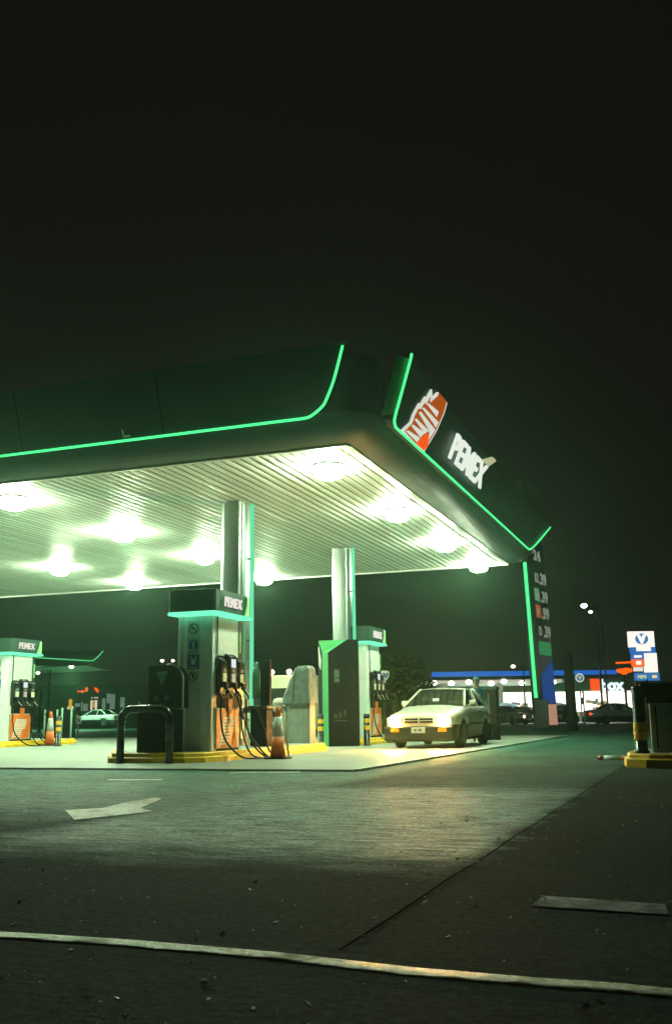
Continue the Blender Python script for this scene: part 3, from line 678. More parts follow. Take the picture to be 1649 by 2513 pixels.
# ------------------------------------------------------------------ cars
def car(name, lab, paint, loc, rz, L=4.36, W=1.68, Hc=1.40, lights=False, tail=False, dim=False, cat='car', group='cars', hatch=True, lower=None):
    t = thing(name, loc, lab, cat, group)
    hw = W/2; fr, re = -L*.485, L*.515; yf, yr = fr+.92, fr+.92+L*.57
    P = lambda nm, b, mt, par=None, **k: obj(nm, b, mt, par or t, world=False, **k)
    glass = glass_mat('car_glass', (.006, .012, .010), .12)
    lower = lower or mat('car_lower_dark', (.014, .016, .015), .5, spec=.3)
    zs = Hc/1.40
    st = [  # y, zbottom, zbelt, zcentre, halfwidth
        (fr, .46, .67, .71, .90), (fr+.06, .28, .71, .745, .95), (fr+.30, .20, .765, .81, .98), (fr+.92, .20, .84, .885, .985), (fr+1.42, .20, .93, .975, 1.0),
        (fr+2.2, .20, .95, .96, 1.0), (fr+3.0, .20, .955, .96, 1.0), (re-.85, .20, .965, .98, .99), (re-.35, .24, .96, .985, .965), (re-.05, .34, .92, .95, .90), (re, .50, .86, .90, .82)]
    rows = []
    for (y, zb, zl, zc, wf) in st:
        w = hw*wf; half = [(0, zb), (w*.70, zb), (w*.95, zb+.05), (w*.985, max(.5, zb+.06)), (w, max(.53, zb+.07)), (w*.995, .5*(.53+zl)), (w*.965, zl-.05), (w*.92, zl-.005), (w*.82, zl+.015), (w*.5, zc), (0, zc+.012)]
        half = [(x, z*zs) for x, z in half]
        rows.append([(x, y, z) for x, z in half] + [(-x, y, z) for x, z in half[-2:0:-1]])
    b = MB(); b.grid(rows, closed=True); b.face(rows[0][::-1]); b.face(rows[-1])
    for f in b.bm.faces:
        if f.calc_center_median().z < .515*zs: f.material_index = 1
    body = P('body', b, [paint, lower])
    # wheel openings cut with real booleans
    for y in (yf, yr):
        cb = MB(); cb.lathe([(.36, -hw-.2), (.36, hw+.2)], (0, y, .31), 'X', 28); cut = obj('cutter', cb, lower, t, world=False)
        md = body.modifiers.new('arch', 'BOOLEAN'); md.operation = 'DIFFERENCE'; md.object = cut; md.solver = 'FAST'
        bpy.context.view_layer.update()
        me = bpy.data.meshes.new_from_object(body.evaluated_get(bpy.context.evaluated_depsgraph_get()))
        body.modifiers.clear(); body.data = me
        bpy.data.objects.remove(cut)
    b = MB(); b.box(-hw+.20, hw-.20, fr+.1, re-.2, .15, .60); P('underbody', b, M_black)
    for y in (yf, yr):
        for s in (-1, 1):
            x = s*(hw-.11)
            b = MB(); b.lathe([(.19, -.09), (.27, -.095), (.30, -.07), (.305, 0), (.30, .07), (.27, .095), (.19, .09)], (x, y, .305), 'X', 28); w = P('wheel', b, M_tyre)
            b = MB(); b.lathe([(.0, s*.07), (.06, s*.085), (.12, s*.06), (.18, s*.085), (.195, s*.07), (.195, -s*.05)], (x, y, .305), 'X', 20); obj('rim', b, M_grey, w, world=False)
    # greenhouse
    cw, rw = hw*.90, hw*.68
    zb, zr = .955*zs, Hc
    ycow, yws, yrr, yrb = fr+1.36, fr+2.24, fr+3.05, (re-.55 if hatch else re-.85)
    def bar(b, p0, p1, w=.045, d=.05):
        b.tube([p0, p1], w*.62, 6)
    roofp = []
    for yy, zz, ww in ((yws-.03, zr-.035, rw*.99), (yws+.2, zr-.005, rw*1.02), ((yws+yrr)/2, zr, rw*1.03), (yrr-.15, zr-.008, rw*1.01), (yrr+.05, zr-.04, rw*.97)):
        roofp.append([(-ww, yy, zz-.03), (-ww*.95, yy, zz), (-ww*.5, yy, zz+.02), (0, yy, zz+.026), (ww*.5, yy, zz+.02), (ww*.95, yy, zz), (ww, yy, zz-.03)])
    b = MB(); b.grid(roofp)
    for s in (-1, 1):
        bar(b, (s*cw, ycow, zb), (s*rw, yws, zr-.03)); bar(b, (s*cw, yrb, zb), (s*rw, yrr, zr-.035), .09); bar(b, (s*rw*1.0, yws, zr-.03), (s*rw*1.0, yrr, zr-.035))
        xm = s*(cw+.0); bar(b, (s*cw*1.01, yws+.52, zb), (s*rw*1.02, yws+.55, zr-.02), .05)
    P('roof', b, paint)
    b = MB(); b.face([(-cw+.03, ycow+.01, zb), (cw-.03, ycow+.01, zb), (rw-.02, yws, zr-.03), (-rw+.02, yws, zr-.03)]); P('windshield', b, glass)
    b = MB(); b.face([(-cw+.03, yrb-.01, zb), (cw-.03, yrb-.01, zb), (rw-.02, yrr, zr-.04), (-rw+.02, yrr, zr-.04)]); P('rear_window', b, glass)
    for s in (-1, 1):
        for ya, yb_, yc_, yd_ in ((ycow+.08, yws+.50, yws+.53, yws+.02), (yws+.54, yrb-.12, yrr-.02, yws+.57)):
            b = MB(); b.face([(s*(cw-.005), ya, zb+.005), (s*(cw-.005), yb_, zb+.005), (s*(rw-.005), yc_, zr-.035), (s*(rw-.005), yd_, zr-.035)]); P('side_window', b, glass)
    b = MB()
    for s in (-1, 1): b.box(s*.38-.24, s*.38+.24, yws-.1, yws+.1+.06, .55, 1.10*zs, .06); b.box(s*.38-.13, s*.38+.13, yws, yws+.08, 1.08*zs, 1.26*zs, .04)
    b.box(-cw+.1, cw-.1, yrr-.3, yrr-.1, .5, 1.05, .05); P('seats', b, mat('seat_cloth', (.10, .11, .10), .9))
    b = MB(); b.box(-cw+.05, cw-.05, ycow-.02, ycow+.22, .80, .94*zs, .03); P('dashboard', b, M_black)
    for s in (-1, 1):
        b = MB(); b.box(s*(hw+.02)-.09, s*(hw+.02)+.09, ycow+.42, ycow+.52, .98*zs, 1.10*zs, .03); b.box(s*hw*.9-.04, s*hw*.9+.04, ycow+.44, ycow+.50, .95*zs, 1.0*zs); P('mirror', b, paint)
        b = MB(); b.box(s*hw*.992-.008, s*hw*.992+.012, yws+.36, yws+.50, .80*zs, .83*zs, .004); P('door_handle', b, M_black)
    # seams of the doors, side moulding
    b = MB()
    for s in (-1, 1): b.box(s*hw*.998-.008, s*hw*.998+.014, yf+.42, yr-.42, .50*zs, .56*zs, .01)
    P('side_moulding', b, lower)
    # bumpers
    for nm, y0, y1 in (('front_bumper', fr-.10, fr+.34), ('rear_bumper', re-.34, re+.09)):
        b = MB(); b.box(-hw*.98, hw*.98, y0, y1, .17, .50*zs, .05, 3); P(nm, b, lower)
    # grille: pale surround, four dark slots
    b = MB(); b.box(-.36, .36, fr-.035, fr+.05, .555*zs, .685*zs, .01); g = P('grille', b, paint)
    b = MB()
    for xa, xb in ((-.34, -.018), (.018, .34)):
        for za in (.570, .632): b.box(xa, xb, fr-.040, fr-.030, za*zs, (za+.042)*zs)
    obj('grille_slot', b, M_black, g, world=False)
    hl = emit('headlight_on', (1.0, .48, .11), 800) if lights else emit('headlight_far', (1.0, .80, .50), 2.5) if dim else mat('headlight_off', (.45, .48, .46), .12)
    am = emit('indicator_amber', (1.0, .26, .006), 1.6) if lights else mat('amber_off', (.5, .16, .02), .2)
    tl = emit('tail_red', (1.0, .10, .03), 1.4) if tail else mat('tail_off', (.25, .01, .01), .15)
    for s in (-1, 1):
        b = MB(); b.box(s*.58-.19, s*.58+.19, fr-.03, fr+.12, .545*zs, .695*zs, .02); hh = P('headlight', b, mat('headlight_shell', (.5, .5, .45), .15))
        b = MB(); b.lathe([(.12, -.004), (.125, -.012), (.10, -.03), (0, -.036)], (s*.57, fr-.03, .62*zs), 'Y', 18); obj('bulb', b, hl, hh, world=False)
        b = MB(); b.box(s*.56-.10, s*.56+.10, fr-.118, fr-.06, .37*zs, .45*zs, .012); P('indicator', b, am)
        b = MB(); b.box(s*.60-.18, s*.60+.18, re-.06, re+.02, .62*zs, .80*zs, .02); P('tail_light', b, tl)
        if lights:
            ld = bpy.data.lights.new('headlight_beam', 'SPOT'); ld.energy = 420; ld.color = (1.0, .40, .08); ld.spot_size = R(46); ld.spot_blend = .8; ld.shadow_soft_size = .07
            lo = bpy.data.objects.new('headlight_beam', ld); COL.objects.link(lo); lo.parent = t; lo.location = (s*.57, fr-.14, .62*zs); lo.rotation_euler = (R(72), 0, PI)
    for nm, yy, d in (('front_plate', fr-.105, -1), ('rear_plate', re+.095, 1)):
        b = MB(); b.box(-.16, .16, yy-.008, yy+.008, .345, .475, .004); pl = P(nm, b, mat('plate_white', (.62, .64, .58), .4))
        b = MB(); b.box(-.10, -.04, yy+d*.0085, yy+d*.0095, .385, .435); b.box(.0, .08, yy+d*.0085, yy+d*.0095, .385, .435); obj('plate_digits', b, mat('plate_digits', (.10, .16, .12), .5), pl, world=False)
    t.rotation_euler.z = rz
    return t
M_cream = mat('car_cream', (.64, .60, .56), .30, var=.04, coat=.5, dirt=.12)
hero = car('parked_car', 'boxy white hatchback with glowing headlights beside the pumps', M_cream, (-6.20, 24.30, .03), 0, lights=True, group='cars at and beyond the station')
b = MB(); b.box(-.10, .06, -.48, -.47, 1.05, 1.15); obj('paper_tag', b, mat('paper', (.6, .65, .8), .6), hero, world=False)
M_silver = mat('car_silver', (.42, .44, .45), .28, .5, var=.04, coat=.4)
M_dark = mat('car_dark', (.020, .024, .024), .25, coat=.5)
M_gry = mat('car_grey', (.26, .30, .28), .28, .3, coat=.4)
def far(px, depth, rz):
    p = pix(px, 1760, depth); return (p.x, p.y, 0), rz
G = 'cars at and beyond the station'
l, r_ = far(1240, 74, R(62)); car('parked_car', 'grey car with lit headlamps seen just right of the white hatchback', M_gry, l, r_, L=4.5, W=1.74, Hc=1.44, tail=True, dim=True, group=G, hatch=False)
l, r_ = far(1378, 76, R(20)); car('parked_car', 'dark car right of the foot of the price totem', M_dark, l, r_, L=4.5, W=1.74, Hc=1.45, group=G, hatch=False)
l, r_ = far(1520, 72, R(116)); car('parked_car', 'dark silver car before the lit shop near the right edge', M_gry, l, r_, L=4.7, W=1.78, Hc=1.50, tail=True, group=G, hatch=False)
l, r_ = far(1300, 80, R(84)); car('parked_car', 'black car standing behind the price totem', M_dark, l, r_, L=4.4, W=1.74, Hc=1.42, group=G)
l, r_ = far(238, 86, R(-92)); l = (l[0], l[1], .25); car('parked_car', 'silver saloon far off at left, side on', mat('car_bright', (.55, .60, .60), .3, .2), l, r_, L=4.6, W=1.74, Hc=1.42, group=G, hatch=False)

# truck or van facing us behind the drum
t = thing('van', (-13.0, 29.2, 0), 'beige van with two roof lamps behind the pale drum', 'van')
M_bei = mat('van_beige', (.42, .38, .24), .4)
vx, vy = pix(690, 1760, 31).x, pix(690, 1760, 31).y
t.location = (vx, vy, .03)
V = lambda nm, b, mt, **k: obj(nm, b, mt, t, world=False, **k)
b = MB(); pr = [(-1.1, .35), (-1.12, 1.0), (-.75, 1.05), (-.35, 1.62), (-.2, 2.0), (0, 2.06), (3.6, 2.06), (3.75, 1.9), (3.8, .35)]
b.prism([(-.92, y_, z_) for y_, z_ in pr], (1.84, 0, 0)); V('body', b, M_bei)
b = MB(); b.face([(-.82, -.745, 1.10), (.82, -.745, 1.10), (.76, -.37, 1.62), (-.76, -.37, 1.62)]); o = V('windshield', b, glass_mat('van_glass', (.01, .014, .012), .1)); o.location = (0, -.02, .02)
b = MB(); b.box(-.80, .80, -1.15, -1.10, .62, .82, .01); V('grille', b, M_black)
for s in (-1, 1):
    b = MB(); b.lathe([(.09, 0), (.09, -.03), (0, -.04)], (s*.62, -1.12, .80), 'Y', 14); V('headlight', b, M_alu)
    b = MB(); b.ball((s*.30, -.05, 2.16), .085, 2); b.box(s*.30-.02, s*.30+.02, -.07, -.03, 2.04, 2.12); V('roof_lamp', b, emit('warm_bulb', (1.0, .72, .38), 6))
    for y_ in (-.5, 2.9):
        b = MB(); b.lathe([(.2, -.1), (.34, -.1), (.36, 0), (.34, .1), (.2, .1)], (s*.80, y_, .36), 'X', 22); V('wheel', b, M_tyre)
    b = MB(); b.box(s*1.05-.08, s*1.05+.08, -.6, -.55, 1.1, 1.4, .02); V('mirror', b, M_black)
b = MB(); b.box(-.95, .95, -1.2, -1.05, .35, .55, .03); V('front_bumper', b, M_black)

# ------------------------------------------------------------------ attendant behind the white car
def person(loc, rz, lab):
    t = thing('person', loc, lab, 'person')
    J = {}; edges = []; rad = []
    verts = []
    def add(p, r, par=None):
        verts.append(p); rad.append(r)
        if par is not None: edges.append((par, len(verts)-1))
        return len(verts)-1
    pel = add((0, 0, .95), .15); sp = add((0, -.01, 1.15), .14, pel); ch_ = add((0, 0, 1.36), .15, sp); nk = add((0, 0, 1.50), .062, ch_); hd0 = add((0, -.015, 1.58), .078, nk); hd1 = add((0, -.01, 1.67), .085, hd0); add((0, 0, 1.73), .06, hd1)
    for s in (-1, 1):
        hip = add((s*.10, 0, .88), .095, pel); kn = add((s*.11, -.02, .50), .062, hip); an = add((s*.115, .02, .09), .042, kn); add((s*.13, -.13, .035), .035, an)
        sh = add((s*.19, 0, 1.41), .062, ch_); el = add((s*.26, .03, 1.12), .047, sh); wr = add((s*.25, -.10, .90), .032, el); pa = add((s*.245, -.13, .83), .036, wr)
        for k in range(4): 
            f1 = add((s*.245+(k-1.5)*.0, -.105-.022*k, .76-.004*abs(k-1.5)), .0095, pa); add((s*.235, -.11-.022*k, .715), .008, f1)
        th = add((s*.225, -.17, .80), .011, pa); add((s*.215, -.19, .765), .009, th)
    me = bpy.data.meshes.new('body'); me.from_pydata(verts, edges, [])
    o = bpy.data.objects.new('body', me); COL.objects.link(o)
    md = o.modifiers.new('skin', 'SKIN'); md.use_smooth_shade = True
    for i, sv in enumerate(me.skin_vertices[0].data): sv.radius = (rad[i], rad[i]); sv.use_root = (i == 0)
    sb = o.modifiers.new('sub', 'SUBSURF'); sb.levels = 1; sb.render_levels = 1
    bpy.context.view_layer.update()
    m2 = bpy.data.meshes.new_from_object(o.evaluated_get(bpy.context.evaluated_depsgraph_get()))
    o.modifiers.clear(); o.data = m2; o.parent = t
    jk = mat('jacket_teal', (.02, .10, .11), .8, bump=.3); tr = mat('trouser_dark', (.02, .025, .035), .85); sk = mat('skin', (.30, .17, .11), .55)
    for mm in (jk, tr, sk): m2.materials.append(mm)
    for p in m2.polygons:
        c = p.center; p.use_smooth = True
        p.material_index = 2 if (c.z > 1.49 or (c.z < .90 and abs(c.x) > .19)) else 1 if c.z < .96 else 0
    b = MB(); b.lathe([(.098, 1.665), (.10, 1.70), (.085, 1.76), (.04, 1.79), (0, 1.795)], (0, 0, 0), seg=20); b.prism([(-.08, -.06, 1.668), (.08, -.06, 1.668), (.065, -.18, 1.66), (-.065, -.18, 1.66)], (0, 0, .012)); obj('cap', b, jk, t, world=False)
    b = MB()
    for s in (-1, 1): b.ball((s*.032, -.094, 1.645), .011, 1)
    obj('eyes', b, M_black, t, world=False)
    b = MB(); b.ball((0, -.105, 1.612), .016, 1, (.8, 1.1, 1.3)); b.ball((0, -.092, 1.572), .02, 1, (1.2, .4, .3)); obj('nose_and_mouth', b, sk, t, world=False)
    b = MB()
    for s in (-1, 1): b.ball((s*.092, .0, 1.63), .026, 1, (.4, .8, 1.2))
    obj('ears', b, sk, t, world=False)
    b = MB(); b.ball((0, .03, 1.65), .092, 2, (1, .9, .8)); obj('hair', b, mat('dark_hair', (.012, .01, .008), .7), t, world=False)
    t.rotation_euler.z = rz
    return t
pp = pix(1172, 1760, 27.2); person((pp.x, pp.y, .03), R(25), 'attendant in dark teal cap and jacket standing behind the white car')
pc = pix(1204, 1760, 29.5)
t = thing('utility_cabinet', (pc.x, pc.y, 0), 'tall dark cabinet with a teal top behind the white car', 'cabinet')
b = MB(); b.box(-.24, .24, -.2, .2, 0, 1.50, .02); obj('body', b, M_black, t, world=False)
b = MB(); b.box(-.26, .26, -.22, .22, 1.50, 1.60, .02); obj('top', b, mat('teal_top', (.008, .04, .045), .6), t, world=False)
b = MB(); b.box(-.02, .02, -.212, -.2, .3, 1.4); obj('edge_strip', b, mat('strip_grey', (.06, .09, .08), .4), t, world=False)

# ------------------------------------------------------------------ price totem
TD = 56.0
pb = pix(1333, 1787, TD); t = thing('price_totem', (pb.x, pb.y, 0), 'tall dark price totem with a green neon edge at the far corner of the forecourt', 'totem')
TH = 14.6; tw = 2.75
ex = Vector((math.cos(R(80)), math.sin(R(80)), 0))     # direction of the wide face
fxn = Vector((ex.y, -ex.x, 0))                          # its outward normal
lean = -.030
def tp(u, v, o=0.0): return ex*u + fxn*o + Vector((lean*v, 0, v))
TT = lambda nm, b, mt, par=None: obj(nm, b, mt, par or t, world=False)
def sec(v): return [tp(0, v, 0), tp(tw, v, 0), tp(tw, v, -.55), tp(0, v, -.55)]
b = MB(); b.grid([sec(0), sec(4), sec(9), sec(TH)], closed=True, smooth=False); b.face(sec(TH)); b.face(sec(0)); TT('body', b, mat('totem_dark', (.015, .022, .024), .35))
b = MB(); b.prism([tp(.5, .15, .004), tp(tw-.05, .15, .004), tp(tw-.05, 1.35, .004), tp(.5, 1.35, .004)], fxn*.01); TT('base_panel', b, emit('totem_base_glow', (.95, .50, .34), .45))
b = MB(); b.prism([tp(.45, 1.4, .004), tp(tw-.05, 1.4, .004), tp(tw-.05, 4.0, .004), tp(.45, 3.0, .004)], fxn*.01); TT('blue_panel', b, emit('totem_blue', (.02, .09, .42), .5))
nf = -ex
b = MB(); b.tube([tp(-.10, 1.7, -.25), tp(-.10, 9.6, -.25)], .10, 10); TT('neon_tube', b, M_neon)
b = MB(); b.tube([tp(-.08, 13.0, -.25), tp(-.08, 13.7, -.25)], .06, 8); TT('neon_tip', b, M_neon)
b = MB(); b.box(-.35, .35, -.30, .02, 0, 1.6); TT('plinth_box', b, M_dgreen)
M_dig = emit('digits_white', (.75, .82, .68), .24)
rows = [(8.55, (.75, .85, .70), '12', '.39'), (7.45, (.20, .62, .26), 'M', '.39'), (6.45, (.80, .10, .03), 'P', '.99'), (5.35, (.70, .75, .66), 'D', '.39')]
for z_, colr, a_, d_ in rows:
    nm = 'grade_plate'
    b = MB(); b.prism([tp(.45, z_-.05, .006), tp(1.35, z_-.05, .006), tp(1.35, z_+.70, .006), tp(.45, z_+.70, .006)], fxn*.012)
    pl = TT(nm, b, emit('grade_%d' % int(z_*10), colr, .35) if colr[0] != .75 and colr[0] != .70 else mat('totem_plate', (.03, .04, .04), .4))
    b = MB(); b.text(a_, .75, .02, tp(.62, z_, .03), ex, (lean, 0, 1), bold=.02); obj('grade_letter', b, M_dig, pl, world=False)
    b = MB(); b.text(d_, .95, .02, tp(1.5, z_-.05, .02), ex, (lean, 0, 1), bold=.03, sx=1.15); TT('price_digits', b, M_dig)
b = MB(); b.text('24', .9, .02, tp(.8, 9.9, .02), ex, (lean, 0, 1), bold=.02, sx=1.4); TT('price_digits', b, M_dig)
b = MB(); b.prism([tp(.45, 4.2, .006), tp(tw-.1, 4.2, .006), tp(tw-.1, 5.0, .006), tp(.45, 5.0, .006)], fxn*.012); TT('green_plate', b, emit('totem_green', (.06, .42, .14), .45))
b = MB(); b.prism([tp(1.0, 12.0, .006), tp(1.5, 12.0, .006), tp(1.9, 12.9, .006), tp(1.6, 12.7, .006), tp(1.2, 12.9, .006)], fxn*.012); TT('emblem', b, emit('totem_logo', (.5, .55, .45), .25))

# ------------------------------------------------------------------ right hand island: cabinet and striped pole
t = thing('grey_cabinet', (-.3, 15.6, .19), 'grey green metal cabinet with dark top on the right hand island', 'cabinet')
b = MB(); b.box(-.80, .9, 15.4, 16.0, .19, .90, .02); obj('body', b, mat('cabinet_grey', (.30, .42, .37), .5, var=.15, scale=4, dirt=.3), t)
b = MB(); b.box(-.84, .94, 15.36, 16.04, .90, .98, .01); b.box(-.92, .6, 15.5, 15.9, .98, 1.20, .03); obj('top_unit', b, M_black, t)
b = MB(); b.tube([(-.94, 15.4, .85), (-.98, 15.38, 1.02), (-.90, 15.4, 1.12)], .012, 6); b.tube([(-1.02, 15.4, .95), (-.95, 15.4, 1.23)], .012, 6); obj('handles', b, M_grey, t)
for x_ in (-.72, .78):
    b = MB(); b.box(x_, x_+.02, 15.395, 15.4, .25, .86); obj('door_seam', b, M_joint, t)
t = thing('striped_pole', (-1.95, 15.1, 0), 'red and white striped pole lying on the asphalt beside the right hand kerb', 'pole'); t.location = (-1.5, 17, 0)
p0 = Vector((-1.74, 17.05, .045)); p1 = Vector((-1.26, 16.95, .045))
for a_, c_, mt in ((0, .2, 'r'), (.2, .8, 'w'), (.8, 1, 'r')):
    b = MB(); b.tube([p0.lerp(p1, a_), p0.lerp(p1, c_)], .034, 12); obj('stripe', b, mat('pole_red', (.60, .06, .03), .4) if mt == 'r' else mat('pole_white', (.62, .74, .74), .35), t)

# ------------------------------------------------------------------ the lit station and shop far off at right
SD = 92.0
def fp(px, py, d=SD): return pix(px, py, d)
ax = rt2.copy(); ax.z = 0; ax.normalize()        # left-right direction of the far buildings
ay = Vector((-ax.y, ax.x, 0))                     # away from us
c0 = fp(1062, 1700, SD); c0.z = 0
t = thing('far_canopy', c0, 'far station canopy with a glowing blue band and white lit underside', 'canopy')
def q(o, u, w, z): return ax*u + ay*w + Vector((0, 0, z)) + (o if o is not None else Vector((0, 0, 0)))
k = SD/2405
def slab(nm, mt, u0, u1, z0, z1, w0=0.0, w1=8.0, par=None):
    b = MB(); b.prism([q(None, u0, w0, z0), q(None, u1, w0, z0), q(None, u1, w0, z1), q(None, u0, w0, z1)], ay*(w1-w0)); return obj(nm, b, mt, par or t, world=False)
M_bband = emit('blue_band', (.012, .13, .60), .85)
WU = 455*k
slab('blue_band', M_bband, 0, WU*.72, 4.38, 4.82, 0, .3); slab('blue_band', M_bband, WU*.75, WU*.88, 4.40, 4.80, 0, .3); slab('blue_band', M_bband, WU*.885, WU, 4.40, 4.80, 0, .3)
slab('dark_band', M_black, 0, WU*.74, 4.06, 4.36, .05, .3)
slab('roof_slab', M_grey, 0, WU*.74, 4.06, 4.75, .32, 10)
slab('soffit', mat('far_soffit', (.75, .74, .68), .5), -1.0, WU*.72, 3.74, 4.03, .0, 10)
slab('soffit_glow', emit('far_soffit_glow', (1.0, .90, .72), .55), -1.2, WU*.70, 3.76, 4.0, -.06, -.01)  # glowing strip paints the lamplit look of the soffit's front edge
for u in (.15, 1.76, 3.4, 5.5, 6.7, 8.4, 11.3):
    b = MB(); b.ball(q(None, u, -.12, 3.78+.10*math.sin(u*2)), .26, 2, (1.1, 1, .8)); obj('lamp', b, emit('far_lamp', (1.0, .90, .70), 14.0), t, world=False)
for u0, wd in ((.5, .8), (6.1, .75), (11.0, .6)):
    slab('column', mat('far_column', (.45, .46, .40), .5), u0, u0+wd, 1.9, 3.73, 1.5, 2.3); slab('column_foot', mat('far_blue', (.03, .13, .50), .4), u0+.15, u0+wd-.15, 0, 1.9, 1.55, 2.2)
for u0 in (6.0, 10.6):
    b = MB(); b.lathe([(.0, 1.95), (.9, 1.75), (1.5, 1.5), (1.5, 1.42), (.0, 1.42)], q(None, u0+1.0, 1.0, 0), seg=18); obj('parasol_top', b, mat('far_paleblue', (.35, .55, .75), .4), t, world=False)
for u, z_, nm in ((8.1, 3.0, 1),):
    b = MB(); b.box(0, 0.01, 0, 0.01, -1, -.99)
# a glow of real light under that canopy
for u in (4, 11, 17):
    ld = bpy.data.lights.new('far_light', 'AREA'); ld.size = 2; ld.energy = 1400; ld.color = (1, .93, .8)
    lo = bpy.data.objects.new('far_light', ld); COL.objects.link(lo); lo.parent = t; lo.location = q(None, u, 4, 3.2)
# shop behind
s0 = fp(1195, 1700, 104); s0.z = 0; ks = 104/2405
t = thing('lit_shop', s0, 'brightly lit shop front far off at right below the blue band', 'shop')
slab('wall', mat('shop_wall', (.10, .11, .07), .6), -4, 340*ks, 0, 4.5, .3, 8, t)
M_shop = emit('shop_window', (1.0, .88, .76), 2.6)
for u0, u1 in ((-3.5, 5.6), (7.0, 8.4), (8.6, 9.9), (10.0, 12.2)):
    slab('window', M_shop, u0, u1, 1.0, 3.1, .1, .28, t)
# shelves and posters inside the windows
random.seed(11)
for i in range(26):
    u = random.choice([random.uniform(.2, 5), random.uniform(10.0, 14.5), random.uniform(.2, 5)])
    if i % 2: u = random.uniform(9.9, 14.6)
    z_ = random.uniform(1.0, 1.9); c_ = random.choice([(.9, .55, .20), (.55, .65, .30), (.35, .30, .25), (.9, .75, .5), (.2, .25, .22)])
    slab('poster', emit('poster_%d' % (i % 5), c_, .6), u, u+random.uniform(.25, .7), z_, z_+random.uniform(.2, .6), .02, .09, t)
slab('window', M_shop, 12.3, 15.4, 1.0, 3.1, .1, .28, t)
slab('window_head', emit('shop_head', (1.0, .88, .80), 1.3), 9.95, 15.6, 2.9, 3.14, -.1, .1, t)
slab('canopy_board', mat('shop_olive', (.16, .13, .03), .5), -1, 6.0, 3.14, 3.95, .0, .28, t)
slab('sign_board', mat('shop_green', (.05, .14, .08), .5), 6.4, 14.6, 3.16, 4.3, .0, .28, t)
slab('sign_red', emit('sign_red', (1.0, .085, .004), 1.0), 11.0, 11.95, 3.16, 4.42, -.25, -.02, t)
b = MB(); b.text('box', 1.62, .12, q(None, 12.05, -.2, 3.22), ax, (0, 0, 1), bold=.06, sx=.95); obj('sign_letters', b, emit('sign_letters', (.80, .95, 1.0), 1.4), t, world=False)
# round V sign
s1 = fp(1422, 1664, 88); t = thing('round_sign', (s1.x, s1.y, 0), 'small round white sign with a V at the end of the blue band', 'sign')
zc = s1.z
def disc(o, nm, mt, r, z_, off, par, n=24):
    b = MB(); b.prism([ax*r*math.cos(2*PI*k_/n) + Vector((0, 0, z_+r*math.sin(2*PI*k_/n))) - ay*off for k_ in range(n)], ay*.05); return obj(nm, b, mt, par, world=False)
disc(None, 'plate', emit('sign_pale', (.75, .88, .85), .7), .40, zc, .1, t); disc(None, 'ring', emit('sign_ring', (.10, .25, .32), .4), .27, zc, .16, t)
b = MB(); b.text('V', .42, .03, ax*-.14+Vector((0, 0, zc-.14))-ay*.2, ax, (0, 0, 1), bold=.015); obj('letter', b, emit('sign_v', (.8, .9, .85), .8), t, world=False)
b = MB(); b.tube([(0, 0, 0), (0, 0, zc-.38)], .05, 8); obj('pole', b, M_grey, t, world=False)
# tall lit price sign at the right edge
SD2 = 64.0; k2 = SD2/2405
s2 = fp(1589, 1700, SD2); t = thing('price_sign', (s2.x, s2.y, 0), 'lit white and blue price sign with a V emblem near the right edge', 'sign')
def zpx(px, py, d): return pix(px, py, d).z
zt = zpx(1578, 1547, SD2); zb_ = zpx(1578, 1668, SD2); lean2 = -.05
def panel(nm, mt, px0, px1, py0, py1, off=0.0, th=.25, par=None):
    b = MB(); f = lambda px, py: ax*((px-1578)*k2) + Vector((0, 0, zt-(py-1547)*k2)) - ay*off
    b.prism([f(px0, py1), f(px1, py1), f(px1+0, py0), f(px0, py0)], ay*th); return obj(nm, b, mt, par or t, world=False)
M_sw = emit('sign_white', (1.0, .90, .82), 1.15); M_sb = emit('sign_blue', (.035, .20, .62), .8); M_sr = emit('sign_orange', (1.0, .14, .02), 1.1)
panel('top_panel', M_sw, 1541, 1605, 1547, 1586); panel('blue_strip', M_sb, 1544, 1606, 1586, 1601); panel('tab', M_sw, 1558, 1594, 1585, 1596, .05, .04)
panel('grade_panel', M_sb, 1546, 1576, 1601, 1616); panel('grade_panel', M_sr, 1546, 1576, 1616, 1634); panel('grade_panel', emit('sign_cream', (.9, .9, .78), .9), 1550, 1571, 1635, 1645)
panel('price_panel', M_sw, 1576, 1608, 1601, 1648); panel('grade_text', M_sw, 1551, 1570, 1606, 1612, .05, .04); panel('grade_text', M_sw, 1555, 1568, 1620, 1629, .05, .04)
panel('bottom_panel', emit('sign_blue2', (.05, .25, .62), .75), 1551, 1611, 1649, 1668)
fz = lambda px, py, off: ax*((px-1578)*k2) + Vector((0, 0, zt-(py-1547)*k2)) - ay*off
b = MB(); b.prism([fz(1573, 1566, .08)+ax*16*k2*math.cos(2*PI*i/28)+Vector((0, 0, 13.5*k2*math.sin(2*PI*i/28))) for i in range(28)], ay*.05); obj('emblem_disc', b, emit('sign_disc', (.06, .27, .62), .8), t, world=False)
b = MB(); b.text('V', 27*k2, .03, fz(1564, 1576, .12), ax, (0, 0, 1), bold=.07, sx=1.0); obj('emblem_letter', b, M_sw, t, world=False)
b = MB(); b.text('PEPS', 11*k2, .03, fz(1556, 1662.5, .06), ax, (0, 0, 1), bold=.01, sx=1.0); obj('sign_text', b, emit('sign_yellow', (.85, .85, .45), .8), t, world=False)
panel('text_block', emit('sign_amber', (1.0, .72, .30), .9), 1592, 1604, 1655, 1662, .05, .04)
b = MB(); b.tube([(0, .12, 0), (0, .12, zb_+.05)], .12, 10); obj('pole', b, M_black, t, world=False)
